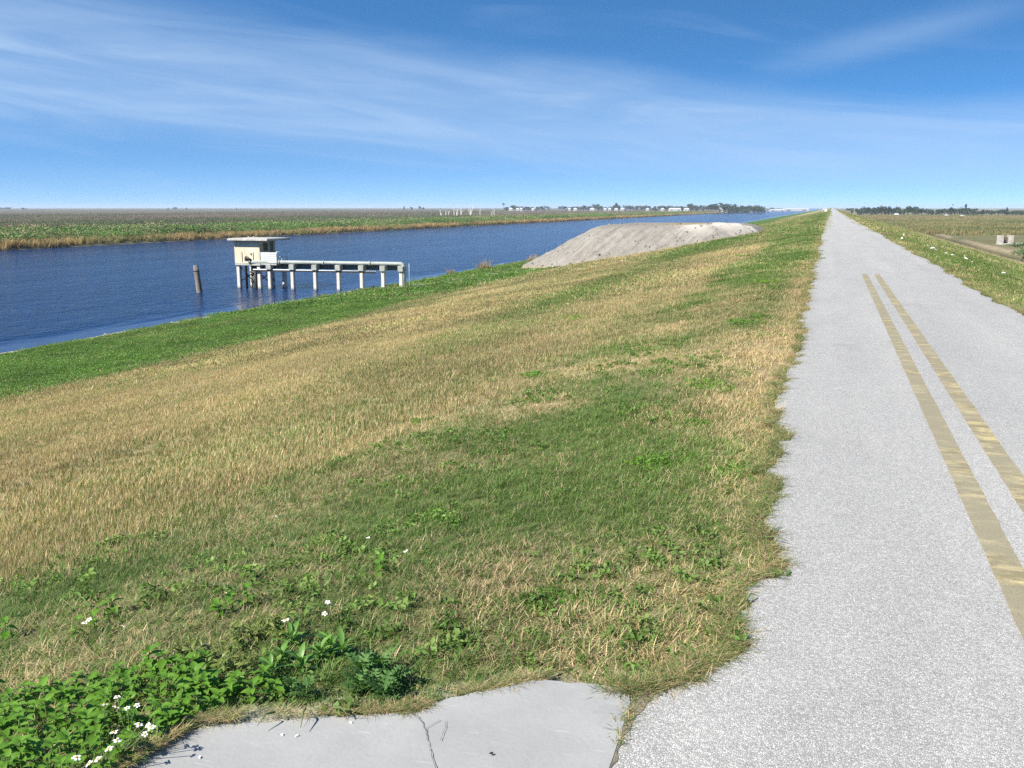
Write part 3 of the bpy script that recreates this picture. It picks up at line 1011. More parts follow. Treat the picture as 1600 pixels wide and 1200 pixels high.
for side in (0, 1):
    n = 2600 if side == 0 else 1800
    Y = (2.85 if side == 0 else 9.0) + 46 * RNG.uniform(0, 1, n) ** 2.2
    e_ = edge_left(Y) if side == 0 else edge_right(Y)
    X = e_ + (1 if side else -1) * (RNG.uniform(-.005, .075, n) * (1 + Y / 40))
    P_.append(np.stack([X, Y, np.full(n, -.004)], -1)); R_.append(rots(n, .05)); I_.append(2 * NV + RNG.integers(0, 2, n))
    D_.append(np.clip(.55 + .7 * (fbm(Y * 2, Y * 0, 145) - .5) + RNG.normal(0, .15, n), 0, 1)); S_.append(RNG.uniform(.4, .85, n) * (1 + Y / 45)); T_.append(np.clip(RNG.normal(.8, .2, n), .4, 1.2))
n = 120
Y = 2.93 - .42 * RNG.uniform(0, 1, n) ** 2.6; X = -.500 - .016 * (Y - 1.5) + RNG.normal(0, .012, n) * (.4 + 3 * sm(Y, 2.6, 2.9))
P_.append(np.stack([X, Y, np.full(n, .0)], -1)); R_.append(rots(n, .2)); I_.append(np.where(RNG.uniform(0, 1, n) < .5, 2 * NV, RNG.integers(0, NV, n)))
D_.append(np.clip(RNG.normal(.5, .2, n), 0, 1)); S_.append(RNG.uniform(.25, .6, n)); T_.append(np.clip(RNG.normal(.85, .2, n), .4, 1.2))
n = 620
kk = RNG.integers(0, len(APX) - 1, n); uu = RNG.uniform(0, 1, n)
ax = np.array([p.x for p in APX]); ay = np.array([p.y for p in APX])
X = ax[kk] + (ax[kk + 1] - ax[kk]) * uu; Y = ay[kk] + (ay[kk + 1] - ay[kk]) * uu + np.abs(RNG.normal(0, .035, n)) + .005
k_ = fbm(X * 9, Y * 9, 147) > .42
X, Y = X[k_], Y[k_]; n = len(X)
P_.append(np.stack([X, Y, np.full(n, -.005)], -1)); R_.append(rots(n, .1)); I_.append(2 * NV + RNG.integers(0, 2, n))
D_.append(np.clip(RNG.normal(.6, .2, n), 0, 1)); S_.append(RNG.uniform(.25, .6, n)); T_.append(np.clip(RNG.normal(.8, .2, n), .4, 1.2))
scatter('turf', 'short mown turf, part green and part dead tan, covering the levee', 'grass', turf_coll,
        np.concatenate(P_), np.concatenate(R_), np.concatenate(S_), np.concatenate(I_), np.concatenate(D_), np.concatenate(T_), M_grass)
print('turf', sum(len(p) for p in P_))

# --- creeping green cover on the canal bank
cov = [leaves(60, .36, .11, .075, 500 + k, False, .55) for k in range(4)] + [leaves(46, .9, .20, .20, 520 + k, False, .55) for k in range(3)]
cov_coll = proto_collection('bank_cover', cov, M_cover)
P_, R_, S_, I_, D_, T_ = [], [], [], [], [], []
for (y0, y1, dn, near, far, i0, ni) in ((15, 80, 11, 20, 75, 0, 4), (40, 420, 1.7, 68, 420, 4, 3)):
    X, Y = sample(-42.2, -21, y0, y1, dn)
    dist_ = np.hypot(X, Y)
    nf = fbm(X * 1.6, Y * .8, 95)
    k_ = (dist_ > near) & (dist_ < far) & (-X > cover_edge(Y) + RNG.normal(0, .35, len(X))) & (X > SHORE + .2 + .7 * nf) & ~mound_above(X, Y)
    line = 33.0 + 4.5 * sm(Y, 105, 75)
    k_ &= ~((np.abs(-X - line) < 1.0) & (Y > 76) & (Y < 108) & (nf > .47))
    k_ &= ~((((X + 38.2) / 2.4) ** 2 + ((Y - 79) / 2.6) ** 2 < 1) & (nf > .42))
    X, Y = X[k_], Y[k_]; Z = H(X, Y); k_ = seen(X, Y, Z); X, Y, Z = X[k_], Y[k_], Z[k_]
    n = len(X)
    P_.append(np.stack([X, Y, Z], -1)); R_.append(rots(n, .08)); S_.append(RNG.uniform(.5, .95, n)); I_.append(i0 + RNG.integers(0, ni, n))
    D_.append(np.clip(.10 + .8 * (fbm(X * .4, Y * .3, 151) - .5) + RNG.normal(0, .06, n) + .3 * sm(-X, 24.5, 22), 0, .7))
    T_.append(np.clip(1.02 + .9 * (fbm(X * .6, Y * .4, 153) - .5) + RNG.normal(0, .15, n), .5, 1.4))
scatter('bank_ground_cover', 'bright green creeping plants covering the canal bank', 'ground cover', cov_coll,
        np.concatenate(P_), np.concatenate(R_), np.concatenate(S_), np.concatenate(I_), np.concatenate(D_), np.concatenate(T_), M_cover)

# --- far shore: reeds, then bushes, then sedge marsh to the horizon
def far_layer(name, label, cat, coll, npro, mat, x0, x1, y0, y1, dens, dryf, s0, s1, tintf, tilt=.1, okf=None):
    X, Y = sample(x0, x1, y0, y1, dens)
    if okf is not None:
        k_ = okf(X, Y); X, Y = X[k_], Y[k_]
    Z = H(X, Y); k_ = seen(X, Y, Z, .12); X, Y, Z = X[k_], Y[k_], Z[k_]
    n = len(X)
    print(name, n)
    return scatter(name, label, cat, coll, np.stack([X, Y, np.maximum(Z, WATER - .1)], -1), rots(n, tilt), RNG.uniform(s0, s1, n) * (.7 + .6 * fbm(X * .06, Y * .06, 161)),
                   RNG.integers(0, npro, n), np.clip(dryf(X, Y) + RNG.normal(0, .1, n), 0, 1), np.clip(tintf(X, Y) + RNG.normal(0, .13, n), .4, 1.5), mat)
reed_coll = proto_collection('reed_clump_shape', [blades(44, .55, .9, 2.1, .075, (.05, .55), 3, .9, 600 + k) for k in range(4)], M_reed)
shrub_coll = proto_collection('bush_shape', [leaves(190, 1.5, 1.7, .30, 620 + k, True, .8) for k in range(4)], M_shrub)
def marsh_shape(seed):
    a = blades(60, 2.0, .5, 1.15, .13, (.05, .6), 2, .5, seed)
    b = leaves(50, 1.8, .8, .30, seed + 1, True, .8)
    o = len(a[0])
    return (a[0] + b[0], a[1] + [tuple(i + o for i in f_) for f_ in b[1]], a[2] + b[2], a[3] + b[3], a[4] + b[4])
marsh_coll = proto_collection('sedge_shape', [marsh_shape(640 + 3 * k) for k in range(4)], M_marsh)
shore2 = lambda Y: 142.0 + 2.2 * (fbm(Y * .05, 0 * Y, 171) - .5)
far_layer('shore_reeds', 'band of straw-brown reeds along the far canal shore', 'reeds', reed_coll, 4, M_reed, -153, -140, 90, 1300, 1.2,
          lambda X, Y: .88 - .25 * sm(-X, 147, 152) - .45 * sm(fbm(Y * .03, 0 * Y, 173), .5, .65), .6, 1.05, lambda X, Y: .95 + .5 * (fbm(X * .2, Y * .08, 175) - .5),
          okf=lambda X, Y: (-X > shore2(Y)) & (-X < 149 + 5 * fbm(Y * .04, 0 * Y, 177)))
far_layer('marsh_bushes', 'belt of green bushes behind the reeds on the far shore', 'bushes', shrub_coll, 4, M_shrub, -200, -146.5, 100, 1200, .34,
          lambda X, Y: np.clip(.10 + .9 * (fbm(X * .04, Y * .02, 181) - .45) + .5 * sm(-X, 172, 198), 0, 1), .95, 1.75, lambda X, Y: 1.3 + .9 * (fbm(X * .1, Y * .06, 183) - .5),
          okf=lambda X, Y: fbm(X * .07, Y * .05, 185) > .30 + .35 * sm(-X, 165, 196))
far_layer('marsh_sedge', 'wide brown and dull green sedge marsh reaching to the horizon', 'marsh', marsh_coll, 4, M_marsh, -760, -165, 120, 1700, .055,
          lambda X, Y: np.clip(.90 - .8 * sm(fbm(X * .012, Y * .006, 97), .45, .65), .1, 1), .8, 1.4, lambda X, Y: .95 + .8 * (fbm(X * .03, Y * .015, 187) - .5))
# right-hand field of rough grass
field_coll = proto_collection('field_grass_shape', [blades(90, 1.7, .5, 1.2, .10, (.05, .55), 2, .5, 660 + k) for k in range(4)], M_reed)
def field_ok(X, Y):
    dep = Y * cy - X * sy
    lim = 262 + 14 * (fbm(X * .03, Y * .0, 191) - .5)
    return (dep > lim) & (X > 24 + .10 * np.maximum(0, 330 - Y)) & (dep < 830)
far_layer('field_grass', 'rough olive grass covering the field right of the levee', 'grass', field_coll, 4, M_reed, 24, 420, 180, 1000, .17,
          lambda X, Y: np.clip(.28 + 1.2 * (fbm(X * .02, Y * .02, 193) - .5) + .2 * sm(Y, 350, 700), .05, .95), .6, 1.15, lambda X, Y: .78 + .5 * (fbm(X * .05, Y * .05, 195) - .5), okf=field_ok)


# ------------------------------------------------------------------ pump house on piles
def pile_mesh(h, wdt=.36):
    b = MB(); b.box((0, 0, h / 2), (wdt, wdt, h), 0, .045)
    return b.mesh('pile', M_pile)
BED = -7.6
X0, X1, Y0, Y1 = -54.05, -51.25, 76.55, 79.25
ZF, ZT = -3.62, -1.52
house = empty('pump_house', ((X0 + X1) / 2, (Y0 + Y1) / 2, WATER))
tag(house, 'small cream pump house with flat concrete roof standing on piles in the canal', 'pump house')
def hp(mb_, name, mat, parent=None):
    """build a part from world coordinates under the pump house"""
    p = parent or house
    o = mb_.build(name, mat, p)
    o.matrix_parent_inverse = Matrix.Translation(-house.location) if p is house else Matrix.Identity(4)
    return o
th0 = .16
b = MB()
b.box(((X0 + X1) / 2, Y0 + th0 / 2, (ZF + ZT) / 2), (X1 - X0, th0, ZT - ZF))
b.box(((X0 + X1) / 2, Y1 - th0 / 2, (ZF + ZT) / 2), (X1 - X0, th0, ZT - ZF))
b.box((X0 + th0 / 2, (Y0 + Y1) / 2, (ZF + ZT) / 2), (th0, Y1 - Y0 - 2 * th0, ZT - ZF))
# landward wall with openings for a window and a door
yw0, yw1, yd0, yd1 = Y0 + .62, Y0 + 1.38, Y0 + 1.72, Y0 + 2.42
zw0, zw1, zd1 = -2.5, -1.72, -1.62
for (ya, yb, za, zb) in ((Y0 + th0, yw0, ZF, ZT), (yw0, yw1, ZF, zw0), (yw0, yw1, zw1, ZT), (yw1, yd0, ZF, ZT), (yd0, yd1, zd1, ZT), (yd1, Y1 - th0, ZF, ZT)):
    b.box((X1 - th0 / 2, (ya + yb) / 2, (za + zb) / 2), (th0, yb - ya, zb - za))
hp(b, 'wall', M_render)
b = MB(); b.box(((X0 + X1) / 2, (Y0 + Y1) / 2, ZF - .13), (X1 - X0 + .04, Y1 - Y0 + .04, .24), 0, .02); hp(b, 'floor_slab', M_cap)
b = MB(); b.box((-52.18, 77.95, ZT + .10), (4.42, 4.0, .19), 0, .03)
b.box((-52.18, 77.95, ZT + .21), (4.2, 3.75, .05), 0, .02)
hp(b, 'roof', M_roofc)
wn = MB(); wn.box((X1 - .09, (yw0 + yw1) / 2, (zw0 + zw1) / 2), (.05, yw1 - yw0 - .01, zw1 - zw0 - .01)); wn = hp(wn, 'window', M_shut)
fm = MB()
for (ya, yb, za, zb) in ((yw0, yw1, zw0 - .05, zw0 + .03), (yw0, yw1, zw1 - .03, zw1 + .05), (yw0 - .05, yw0 + .03, zw0 + .03, zw1 - .03), (yw1 - .03, yw1 + .05, zw0 + .03, zw1 - .03)):
    fm.box((X1 + .004, (ya + yb) / 2, (za + zb) / 2), (.06, yb - ya, zb - za))
fm = fm.build('frame', M_cap, wn)
dr = MB(); dr.box((X1 - .10, (yd0 + yd1) / 2, (ZF + zd1) / 2), (.05, yd1 - yd0 - .01, zd1 - ZF - .01)); dr = hp(dr, 'door', M_door)
hd = MB(); hd.tube([(X1 - .05, yd0 + .1, ZF + 1.0), (X1 - .02, yd0 + .1, ZF + 1.0), (X1 - .02, yd0 + .2, ZF + 1.0)], .012, 6); hd.build('handle', M_rail, dr)
# landing with boarded and open railings
LX1 = -49.45
b = MB(); b.box(((X1 + LX1) / 2 + .02, 77.55, ZF - .10), (LX1 - X1 - .04, 2.0, .16), 0, .02); hp(b, 'landing', M_cap)
for k in range(5):
    b = MB(); b.box(((X1 + LX1) / 2 + .03, 76.60, ZF + .14 + k * .20), (LX1 - X1 - .05, .035, .188), 0, .008); hp(b, 'railing_board', M_white)
b = MB()
for yy in (76.66, 77.55, 78.45):
    b.tube([(LX1 - .02, yy, ZF - .05), (LX1 - .02, yy, ZF + 1.08)], .05, 8)
for zz_ in (ZF + .12, ZF + .58, ZF + 1.06):
    b.tube([(LX1 - .02, 76.64, zz_), (LX1 - .02, 78.47, zz_)], .045, 8)
for yy in (78.45,):
    for zz_ in (ZF + .58, ZF + 1.06):
        b.tube([(LX1 - .02, yy, zz_), (X1 + .02, yy, zz_)], .032, 8)
hp(b, 'pipe_railing', M_rail)
for (qx, qy) in ((-53.85, 76.85), (-51.55, 76.85), (-53.85, 79.0), (-51.55, 79.0), (-49.75, 78.3)):
    o = place('pile', pile_mesh(ZF - .25 - BED), house, (qx - house.location.x, qy - house.location.y, BED - house.location.z))
for (pa, pb) in (((-53.7, 76.9, ZF - .4), (-51.7, 76.9, WATER + .05)), ((-53.7, 76.95, WATER + .7), (-52.2, 76.95, ZF - .9)),
                 ((-51.4, 76.9, ZF - .4), (-50.0, 77.0, WATER + .8)), ((-50.0, 77.0, ZF - .5), (-51.4, 77.0, WATER + .9)),
                 ((-53.8, 78.9, ZF - .4), (-51.6, 78.9, WATER + .2))):
    b = MB(); b.tube([pa, pb], .055, 6); hp(b, 'brace', M_steel)
b = MB(); b.tube([(-52.45, 77.4, BED), (-52.45, 77.4, ZF - .25)], .36, 14)
b.tube([(-52.45, 77.4, -4.6), (-52.45, 77.4, -4.45)], .46, 14); b.tube([(-52.45, 77.4, -5.5), (-52.45, 77.4, -5.35)], .44, 14)
hp(b, 'pump_column', M_pipedark)
b = MB(); b.tube([(-52.95, 76.7, BED), (-52.95, 76.7, -3.5), (-52.75, 76.45, -3.15), (-52.2, 76.4, -3.3)], .12, 10); hp(b, 'suction_pipe', M_steel)
b = MB(); b.tube([(-52.1, 76.95, BED), (-52.1, 76.95, ZF - .25)], .13, 10); hp(b, 'drive_shaft', M_steel)
for qx in (-53.2, -51.95):
    b = MB(); b.tube([(qx, Y0 - .03, ZF + .1), (qx, Y0 - .03, ZF + .98), (qx - .05, Y0 - .03, ZF + 1.04)], .022, 6); hp(b, 'conduit', M_steel)
b = MB(); b.box((-52.22, Y0 - .05, ZF + .88), (.12, .09, .18), 0, .01); hp(b, 'switch_box', M_cap)
ring = MB()
rp = [(-52.5 + .24 * math.cos(a_), 76.25, ZF + .42 + .24 * math.sin(a_)) for a_ in np.linspace(0, 2 * math.pi, 21)]
ring.tube(rp, .03, 6, False)
for a_ in (0, math.pi / 2):
    ring.tube([(-52.5 + .24 * math.cos(a_), 76.25, ZF + .42 + .24 * math.sin(a_)), (-52.5 - .24 * math.cos(a_), 76.25, ZF + .42 - .24 * math.sin(a_))], .018, 6)
ring.tube([(-52.5, 76.25, ZF + .42), (-52.5, 76.5, ZF + .42)], .03, 6)
hp(ring, 'valve_wheel', M_pipedark)

# pipeline on concrete bents from the pump house to the bank
line_o = empty('pipeline', (-44.5, 77.3, WATER))
tag(line_o, 'grey green discharge pipe carried on concrete bents from pump house to the bank', 'pipeline')
def lp(mb_, name, mat):
    o = mb_.build(name, mat, line_o); o.matrix_parent_inverse = Matrix.Translation(-line_o.location); return o
PZc = -3.50
yA = 76.55
pe = -36.95
def pt(x): return yA + (x + 52.4) * .10
bend = [Vector((pe - .35 + .35 * math.sin(a_), pt(pe), PZc - .35 + .35 * math.cos(a_))) for a_ in np.linspace(0, math.pi / 2, 7)]
b = MB(); b.tube([(-52.4, pt(-52.4), PZc), (-45, pt(-45), PZc)] + bend + [(pe, pt(pe), float(H(pe, pt(pe))) - .3)], .175, 14)
pipe_o = lp(b, 'main_pipe', M_pipe)
for xx in (-49.3, -44.8, -40.2):
    c_ = MB(); c_.tube([(xx - .06, pt(xx), PZc), (xx + .06, pt(xx), PZc)], .225, 14)
    f_o = c_.build('flange', M_pipe, pipe_o)
b = MB(); b.box((-44.75, pt(-44.75) + .42, PZc - .38), (15.0, .12, .50), .10, .01); lp(b, 'girder', M_pipedark)
b = MB(); b.tube([(-52, pt(-52) - .12, PZc - .72), (-39.6, pt(-39.6) - .12, PZc - .72)], .045, 8); lp(b, 'small_pipe', M_rail)
b = MB(); b.box((-45.9, 77.1, PZc - .82), (12.4, .20, .14), .10, .01); lp(b, 'lower_beam', M_steel)
for i, bx in enumerate((-50.35, -48.0, -45.7, -43.35, -41.05, -38.95, -37.2)):
    yb = pt(bx)
    gz = BED
    b = MB(); b.box((bx, yb + .15, PZc - .45), (.52, 1.0, .52), .10, .03); lp(b, 'cap_beam', M_cap)
    o = place('pile', pile_mesh(PZc - .73 - max(gz, BED), .34), line_o, (bx - line_o.location.x, yb - .02 - line_o.location.y, max(gz, BED) - line_o.location.z))
b = MB(); b.tube([(-36.45, pt(-36.5), float(H(-36.45, 78)) - .2), (-36.45, pt(-36.5), PZc + .05)], .016, 6); lp(b, 'marker_rod', M_rail)

# mooring post
q = at(312, 457, WATER)
b = MB()
post_pts = [(.12, 0, -1.6), (.06, 0, -.6), (0, 0, 0), (-.10, 0, .9), (-.19, 0, 1.8), (-.25, 0, 2.42)]
b.tube(post_pts, [.27, .27, .265, .26, .25, .23], 14)
post = empty('mooring_post', (q.x, q.y, WATER))
tag(post, 'weathered round timber post leaning in the water left of the pump house', 'post')
b.build('timber', M_wood, post)
b = MB(); b.tube([(-.20, 0, 1.92), (-.207, 0, 2.0)], .268, 14); b.build('iron_band', M_steel, post)
b = MB(); b.tube([(-.245, 0, 2.40), (-.255, 0, 2.47)], .235, 14); b.build('cap', M_cap, post)

# limestone scraps along the waterline
for i in range(15):
    y_ = random.choice([random.uniform(38, 60), random.uniform(60, 82)])
    x_ = SHORE + random.uniform(-.15, .5)
    b = MB(); n = 9; s_ = random.uniform(.07, .19)
    base = [(s_ * random.uniform(.6, 1.2) * math.cos(6.283 * k / n), s_ * random.uniform(.6, 1.2) * math.sin(6.283 * k / n)) for k in range(n)]
    b.add([(u, v, -.08) for u, v in base] + [(u * .85, v * .85, s_ * random.uniform(.12, .3)) for u, v in base] + [(0, 0, s_ * .42)],
          [(k, (k + 1) % n, n + (k + 1) % n, n + k) for k in range(n)] + [(n + k, n + (k + 1) % n, 2 * n) for k in range(n)])
    o = b.build('shore_stone', M_rock)
    o.location = (x_, y_, float(H(x_, y_)) + .02)
    tag(o, 'pale limestone scrap on the near waterline %s' % ('below the pump house pipe' if y_ > 66 else 'left of the mooring post' if y_ < 50 else 'near the mooring post'), 'stone', 'stones along the near waterline')

# dead grass clumps at the water's edge
for k_, (px, py, sc_h, lab) in enumerate(((705, 424, .75, 'low brown grass clump at the shore, nearest the pipe end'), (757, 419, 1.35, 'tall brown grass clump at the shore, middle one of three'),
                                          (835, 410, 1.35, 'tall brown grass clump at the shore beside the spoil bank'))):
    q = at(px, py, WATER + .25)
    V, Fc, bv, bw, hh = blades(150, .75, .5, 1.15, .05, (.05, .9), 3, .7, 700 + k_)
    r_ = empty('grass_clump', (q.x, q.y, max(float(H(q.x, q.y)), WATER) - .03))
    r_.scale = (sc_h,) * 3
    tag(r_, lab, 'grass clump', 'grass clumps at the near shore')
    m = MB(); m.add(V, Fc)
    m.build('blade_mass', plain('dead_clump', (.36, .27, .13), (.22, .16, .08), 1.2, .9), r_)['kind'] = 'stuff'


# ------------------------------------------------------------------ trees
def crown_mesh(kind, seed):
    r = np.random.default_rng(seed)
    V, Fc = [], []
    if kind == 'palm':
        for f_ in range(22):
            az = r.uniform(0, 6.28); el = r.uniform(-.5, 1.2)
            d = Vector((math.cos(az) * math.cos(el), math.sin(az) * math.cos(el), math.sin(el)))
            s_ = d.cross(Vector((0, 0, 1))).normalized()
            c = Vector((0, 0, .80))
            o = len(V)
            V += [c, c + d * .12 + s_ * .05, c + d * .22 - Vector((0, 0, .05)), c + d * .12 - s_ * .05]
            Fc += [(o, o + 1, o + 2), (o, o + 2, o + 3)]
        return V, Fc
    lobes = []
    nl = {'oak': 9, 'tall': 7, 'low': 8}[kind]
    for _ in range(nl):
        if kind == 'oak':
            lobes.append((r.normal() * .26, r.normal() * .26, r.uniform(.42, .82), r.uniform(.16, .27)))
        elif kind == 'tall':
            z = r.uniform(.30, .88); lobes.append((r.normal() * .14 * (1.2 - z), r.normal() * .14 * (1.2 - z), z, r.uniform(.10, .19)))
        else:
            lobes.append((r.normal() * .36, r.normal() * .36, r.uniform(.25, .70), r.uniform(.16, .27)))
    for i in range(520):
        lx, ly, lz, lr = lobes[r.integers(nl)]
        d = Vector(r.normal(size=3)); d.normalize()
        c = Vector((lx, ly, lz)) + d * lr * r.uniform(.55, 1.08)
        if c.z < .1: continue
        E_ = Euler((r.uniform(0, 6.28), r.uniform(0, 6.28), r.uniform(0, 6.28))).to_matrix()
        L = r.uniform(.07, .15)
        o = len(V)
        V += [c + E_ @ Vector(p) * L for p in ((-.5, 0, 0), (0, .42, .1), (.5, 0, 0), (0, -.42, .1))]
        Fc += [(o, o + 1, o + 2), (o, o + 2, o + 3)]
    return V, Fc
def trunk_mesh(kind, seed):
    r = random.Random(seed)
    b = MB()
    top_ = {'oak': .55, 'tall': .85, 'low': .4, 'palm': .80}[kind]
    rad = .035 if kind != 'palm' else .022
    b.tube([(0, 0, -.04), (r.uniform(-.02, .02), r.uniform(-.02, .02), top_ * .5), (r.uniform(-.03, .03), 0, top_)], [rad, rad * .8, rad * .5], 7)
    if kind in ('oak', 'low'):
        for k in range(4):
            a_ = r.uniform(0, 6.28)
            b.tube([(0, 0, top_ * .5), (math.cos(a_) * .16, math.sin(a_) * .16, top_ * .9), (math.cos(a_) * .26, math.sin(a_) * .26, top_ * 1.15)], [rad * .5, rad * .35, rad * .15], 5)
    return b
TREE = {}
for kind, nvar in (('oak', 4), ('tall', 3), ('low', 3), ('palm', 1)):
    TREE[kind] = []
    for k in range(nvar):
        V, Fc = crown_mesh(kind, 800 + k + len(kind) * 10)
        cm = MB(); cm.add(V, Fc)
        TREE[kind].append((cm.mesh('crown', M_crown), trunk_mesh(kind, 900 + k).mesh('trunk', M_bark)))
def tree(kind, x, y, h, wf, label, group, name='tree', var=None):
    cmesh, tmesh = TREE[kind][random.randrange(len(TREE[kind])) if var is None else var]
    r_ = empty(name, (x, y, float(H(x, y)) - .1), random.uniform(0, 6.28))
    r_.scale = (h * wf, h * wf, h)
    tag(r_, label, 'tree', group)
    place('trunk', tmesh, r_); place('crown', cmesh, r_)
    return r_
def far_at(px, depth):
    """point at a given depth along the view, on the ground"""
    lat = (px - 800) / FPX * depth
    return (lat * cy - depth * sy, lat * sy + depth * cy)
# right-hand tree line
x, y = far_at(1322.5, 930); tree('low', x, y, 6.0, 1.2, 'small separate tree at the left end of the right-hand tree line', 'trees of the right-hand tree line')
px = 1334
while px < 1700:
    dep = random.uniform(880, 980)
    x, y = far_at(px, dep)
    tall_ = 1.0 if px < 1420 else (.92 if px < 1500 else .74)
    kind = random.choice(['oak', 'oak', 'low', 'tall'])
    hgt_ = random.uniform(6.4, 9.2) * tall_ * (.8 if kind == 'low' else 1.0)
    tree(kind, x, y, hgt_, random.uniform(1.0, 1.45), '%s dark tree in the %s of the right-hand tree line' % ({'oak': 'round-crowned', 'low': 'low spreading', 'tall': 'slim upright'}[kind], 'taller left stretch' if px < 1420 else 'middle stretch' if px < 1510 else 'lower right stretch'), 'trees of the right-hand tree line')
    px += random.uniform(4.2, 7.5)
for px, dep, h in ((1497, 930, 10.5), (1560, 930, 8.6)):
    x, y = far_at(px, dep)
    tree('tall', x, y, h, .5, 'slim tree rising above the right-hand tree line' if px < 1520 else 'slim spindly tree above the low far right tree line', 'trees of the right-hand tree line')
# left-hand settlement trees
def grove(a_, b_, dep, h0, h1, label, group, step=(4, 8)):
    px = a_
    while px < b_:
        d_ = dep * random.uniform(.94, 1.06)
        x, y = far_at(px, d_)
        tree(random.choice(['oak', 'oak', 'low']), x, y, random.uniform(h0, h1) * .84, random.uniform(1.1, 1.6), label, group)
        px += random.uniform(*step)
grove(793, 858, 1900, 9, 15, 'round dark tree among the white houses left of the far settlement gap', 'trees of the far settlement', (6, 11))
grove(878, 1010, 1900, 9, 16, 'round dark tree among the white roofs of the far settlement', 'trees of the far settlement', (5, 9))
grove(1012, 1075, 1700, 8, 13, 'low dark tree beside the long white roof across the canal', 'trees of the far settlement', (5, 9))
grove(1076, 1112, 1500, 11, 15, 'broad dark oak left of the densest far grove', 'trees of the far settlement', (7, 11))
grove(1118, 1184, 1350, 12, 16, 'tall dark tree in the dense grove at the canal far end', 'trees of the far grove', (5, 8))
grove(1188, 1196, 1500, 6, 8, 'small lone dark tree right of the dense far grove', 'trees of the far grove', (20, 21))
grove(1200, 1250, 2600, 7, 9, 'low far tree behind the long pale shed roof', 'trees beyond the pale shed', (6, 9))
x, y = far_at(787, 1700); tree('palm', x, y, 16, 1.0, 'lone palm at the left end of the far settlement', None, 'palm_tree', 0)
x, y = far_at(960, 1800); tree('tall', x, y, 17, .6, 'narrow pointed tree standing above the settlement roofs', None)
for px, h in ((14, 7), (27, 8), (50, 6), (272, 7), (283, 8), (300, 7), (377, 6), (634, 9), (646, 8), (658, 10), (663, 7), (690, 6)):
    x, y = far_at(px, 2300 if px > 100 else 2600)
    x_ = tree('oak' if px < 100 else random.choice(['tall', 'oak']), x, y, h, .9 if px > 100 else 2.2,
              'tiny dark tree on the marsh horizon at the far left' if px < 100 else 'tiny dark tree on the marsh horizon above the pump house' if px < 400 else 'tiny dark tree on the marsh horizon left of the dead trees', 'trees on the marsh horizon')

# dead trees
def dead_tree(px, dep, h, stems, label):
    x, y = far_at(px, dep)
    r_ = empty('dead_tree', (x, y, float(H(x, y)) - .2))
    tag(r_, label, 'dead tree', 'bleached dead trees in the marsh')
    for k, (dx, top_) in enumerate(stems):
        b = MB()
        hh_ = h * top_
        ux, uy = RT[0], RT[1]
        pts = [(0, 0, 0)]
        for j in range(1, 5):
            u = j / 4
            wob = random.uniform(-.18, .18)
            pts.append((ux * (dx * u + wob), uy * (dx * u + wob) + random.uniform(-.1, .1), hh_ * u))
        b.tube(pts, [.42, .36, .30, .22, .10], 7)
        for j in range(3):
            u = random.uniform(.5, .9); sgn = random.choice((-1, 1))
            p = Vector((ux * dx * u, uy * dx * u, hh_ * u))
            b.tube([p, p + Vector((ux * sgn * .7, uy * sgn * .7, .8)), p + Vector((ux * sgn * .9, uy * sgn * .9, 1.7))], [.14, .09, .04], 5)
        b.build('trunk' if k == 0 else 'limb', M_dead, r_)
dead_tree(691, 780, 5.5, [(-.8, 1.0), (.6, .5)], 'short leaning bleached snag, leftmost of the dead trees')
dead_tree(698.5, 780, 4.2, [(0, 1.0)], 'short straight bleached snag, second dead tree from the left')
dead_tree(702.5, 790, 4.0, [(.2, 1.0)], 'short straight bleached snag, third dead tree from the left')
dead_tree(711, 780, 6.5, [(0, 1.0)], 'slim bleached snag, fourth dead tree from the left')
dead_tree(715.5, 780, 6.4, [(1.2, 1.0), (-.4, .8)], 'curved twin-stemmed bleached dead tree, fifth from the left')
dead_tree(722, 780, 6.8, [(-.2, 1.0), (.6, .7)], 'bleached snag just left of the big forked dead tree')
dead_tree(736.5, 780, 9.2, [(-.4, 1.0), (2.0, .85), (-1.7, .62)], 'largest bleached dead tree, forked in a V')
dead_tree(751, 860, 5.6, [(0, 1.0)], 'thin bleached snag just right of the forked dead tree')
dead_tree(769, 800, 3.6, [(0, 1.0)], 'stubby bleached snag, second dead tree from the right')
dead_tree(772.5, 780, 5.4, [(0, 1.0)], 'slim bleached snag, rightmost of the dead trees')

# far houses
def house_far(px, dep, wd, dp, hw_, hr, label, rz=0.0, zoff=0.0):
    x, y = far_at(px, dep)
    r_ = empty('far_house', (x, y, float(H(x, y)) + zoff), YAW + rz)
    tag(r_, label, 'house', 'far houses')
    b = MB(); b.box((0, 0, hw_ / 2), (wd, dp, hw_)); wl = b.build('wall', M_housewall, r_)
    b = MB(); e = .5
    hx, hy = wd / 2 + e, dp / 2 + e
    b.add([(-hx, -hy, hw_ + .02), (hx, -hy, hw_ + .02), (hx, hy, hw_ + .02), (-hx, hy, hw_ + .02), (-hx + dp * .3, 0, hw_ + hr), (hx - dp * .3, 0, hw_ + hr)],
          [(3, 2, 1, 0), (0, 1, 5, 4), (1, 2, 5), (2, 3, 4, 5), (3, 0, 4)])
    b.build('roof', M_houseroof, r_)
    for k in (-.3, .3):
        b = MB(); b.box((k * wd, -dp / 2 - .03, hw_ * .55), (wd * .14, .08, hw_ * .35)); b.build('window', M_door, r_)
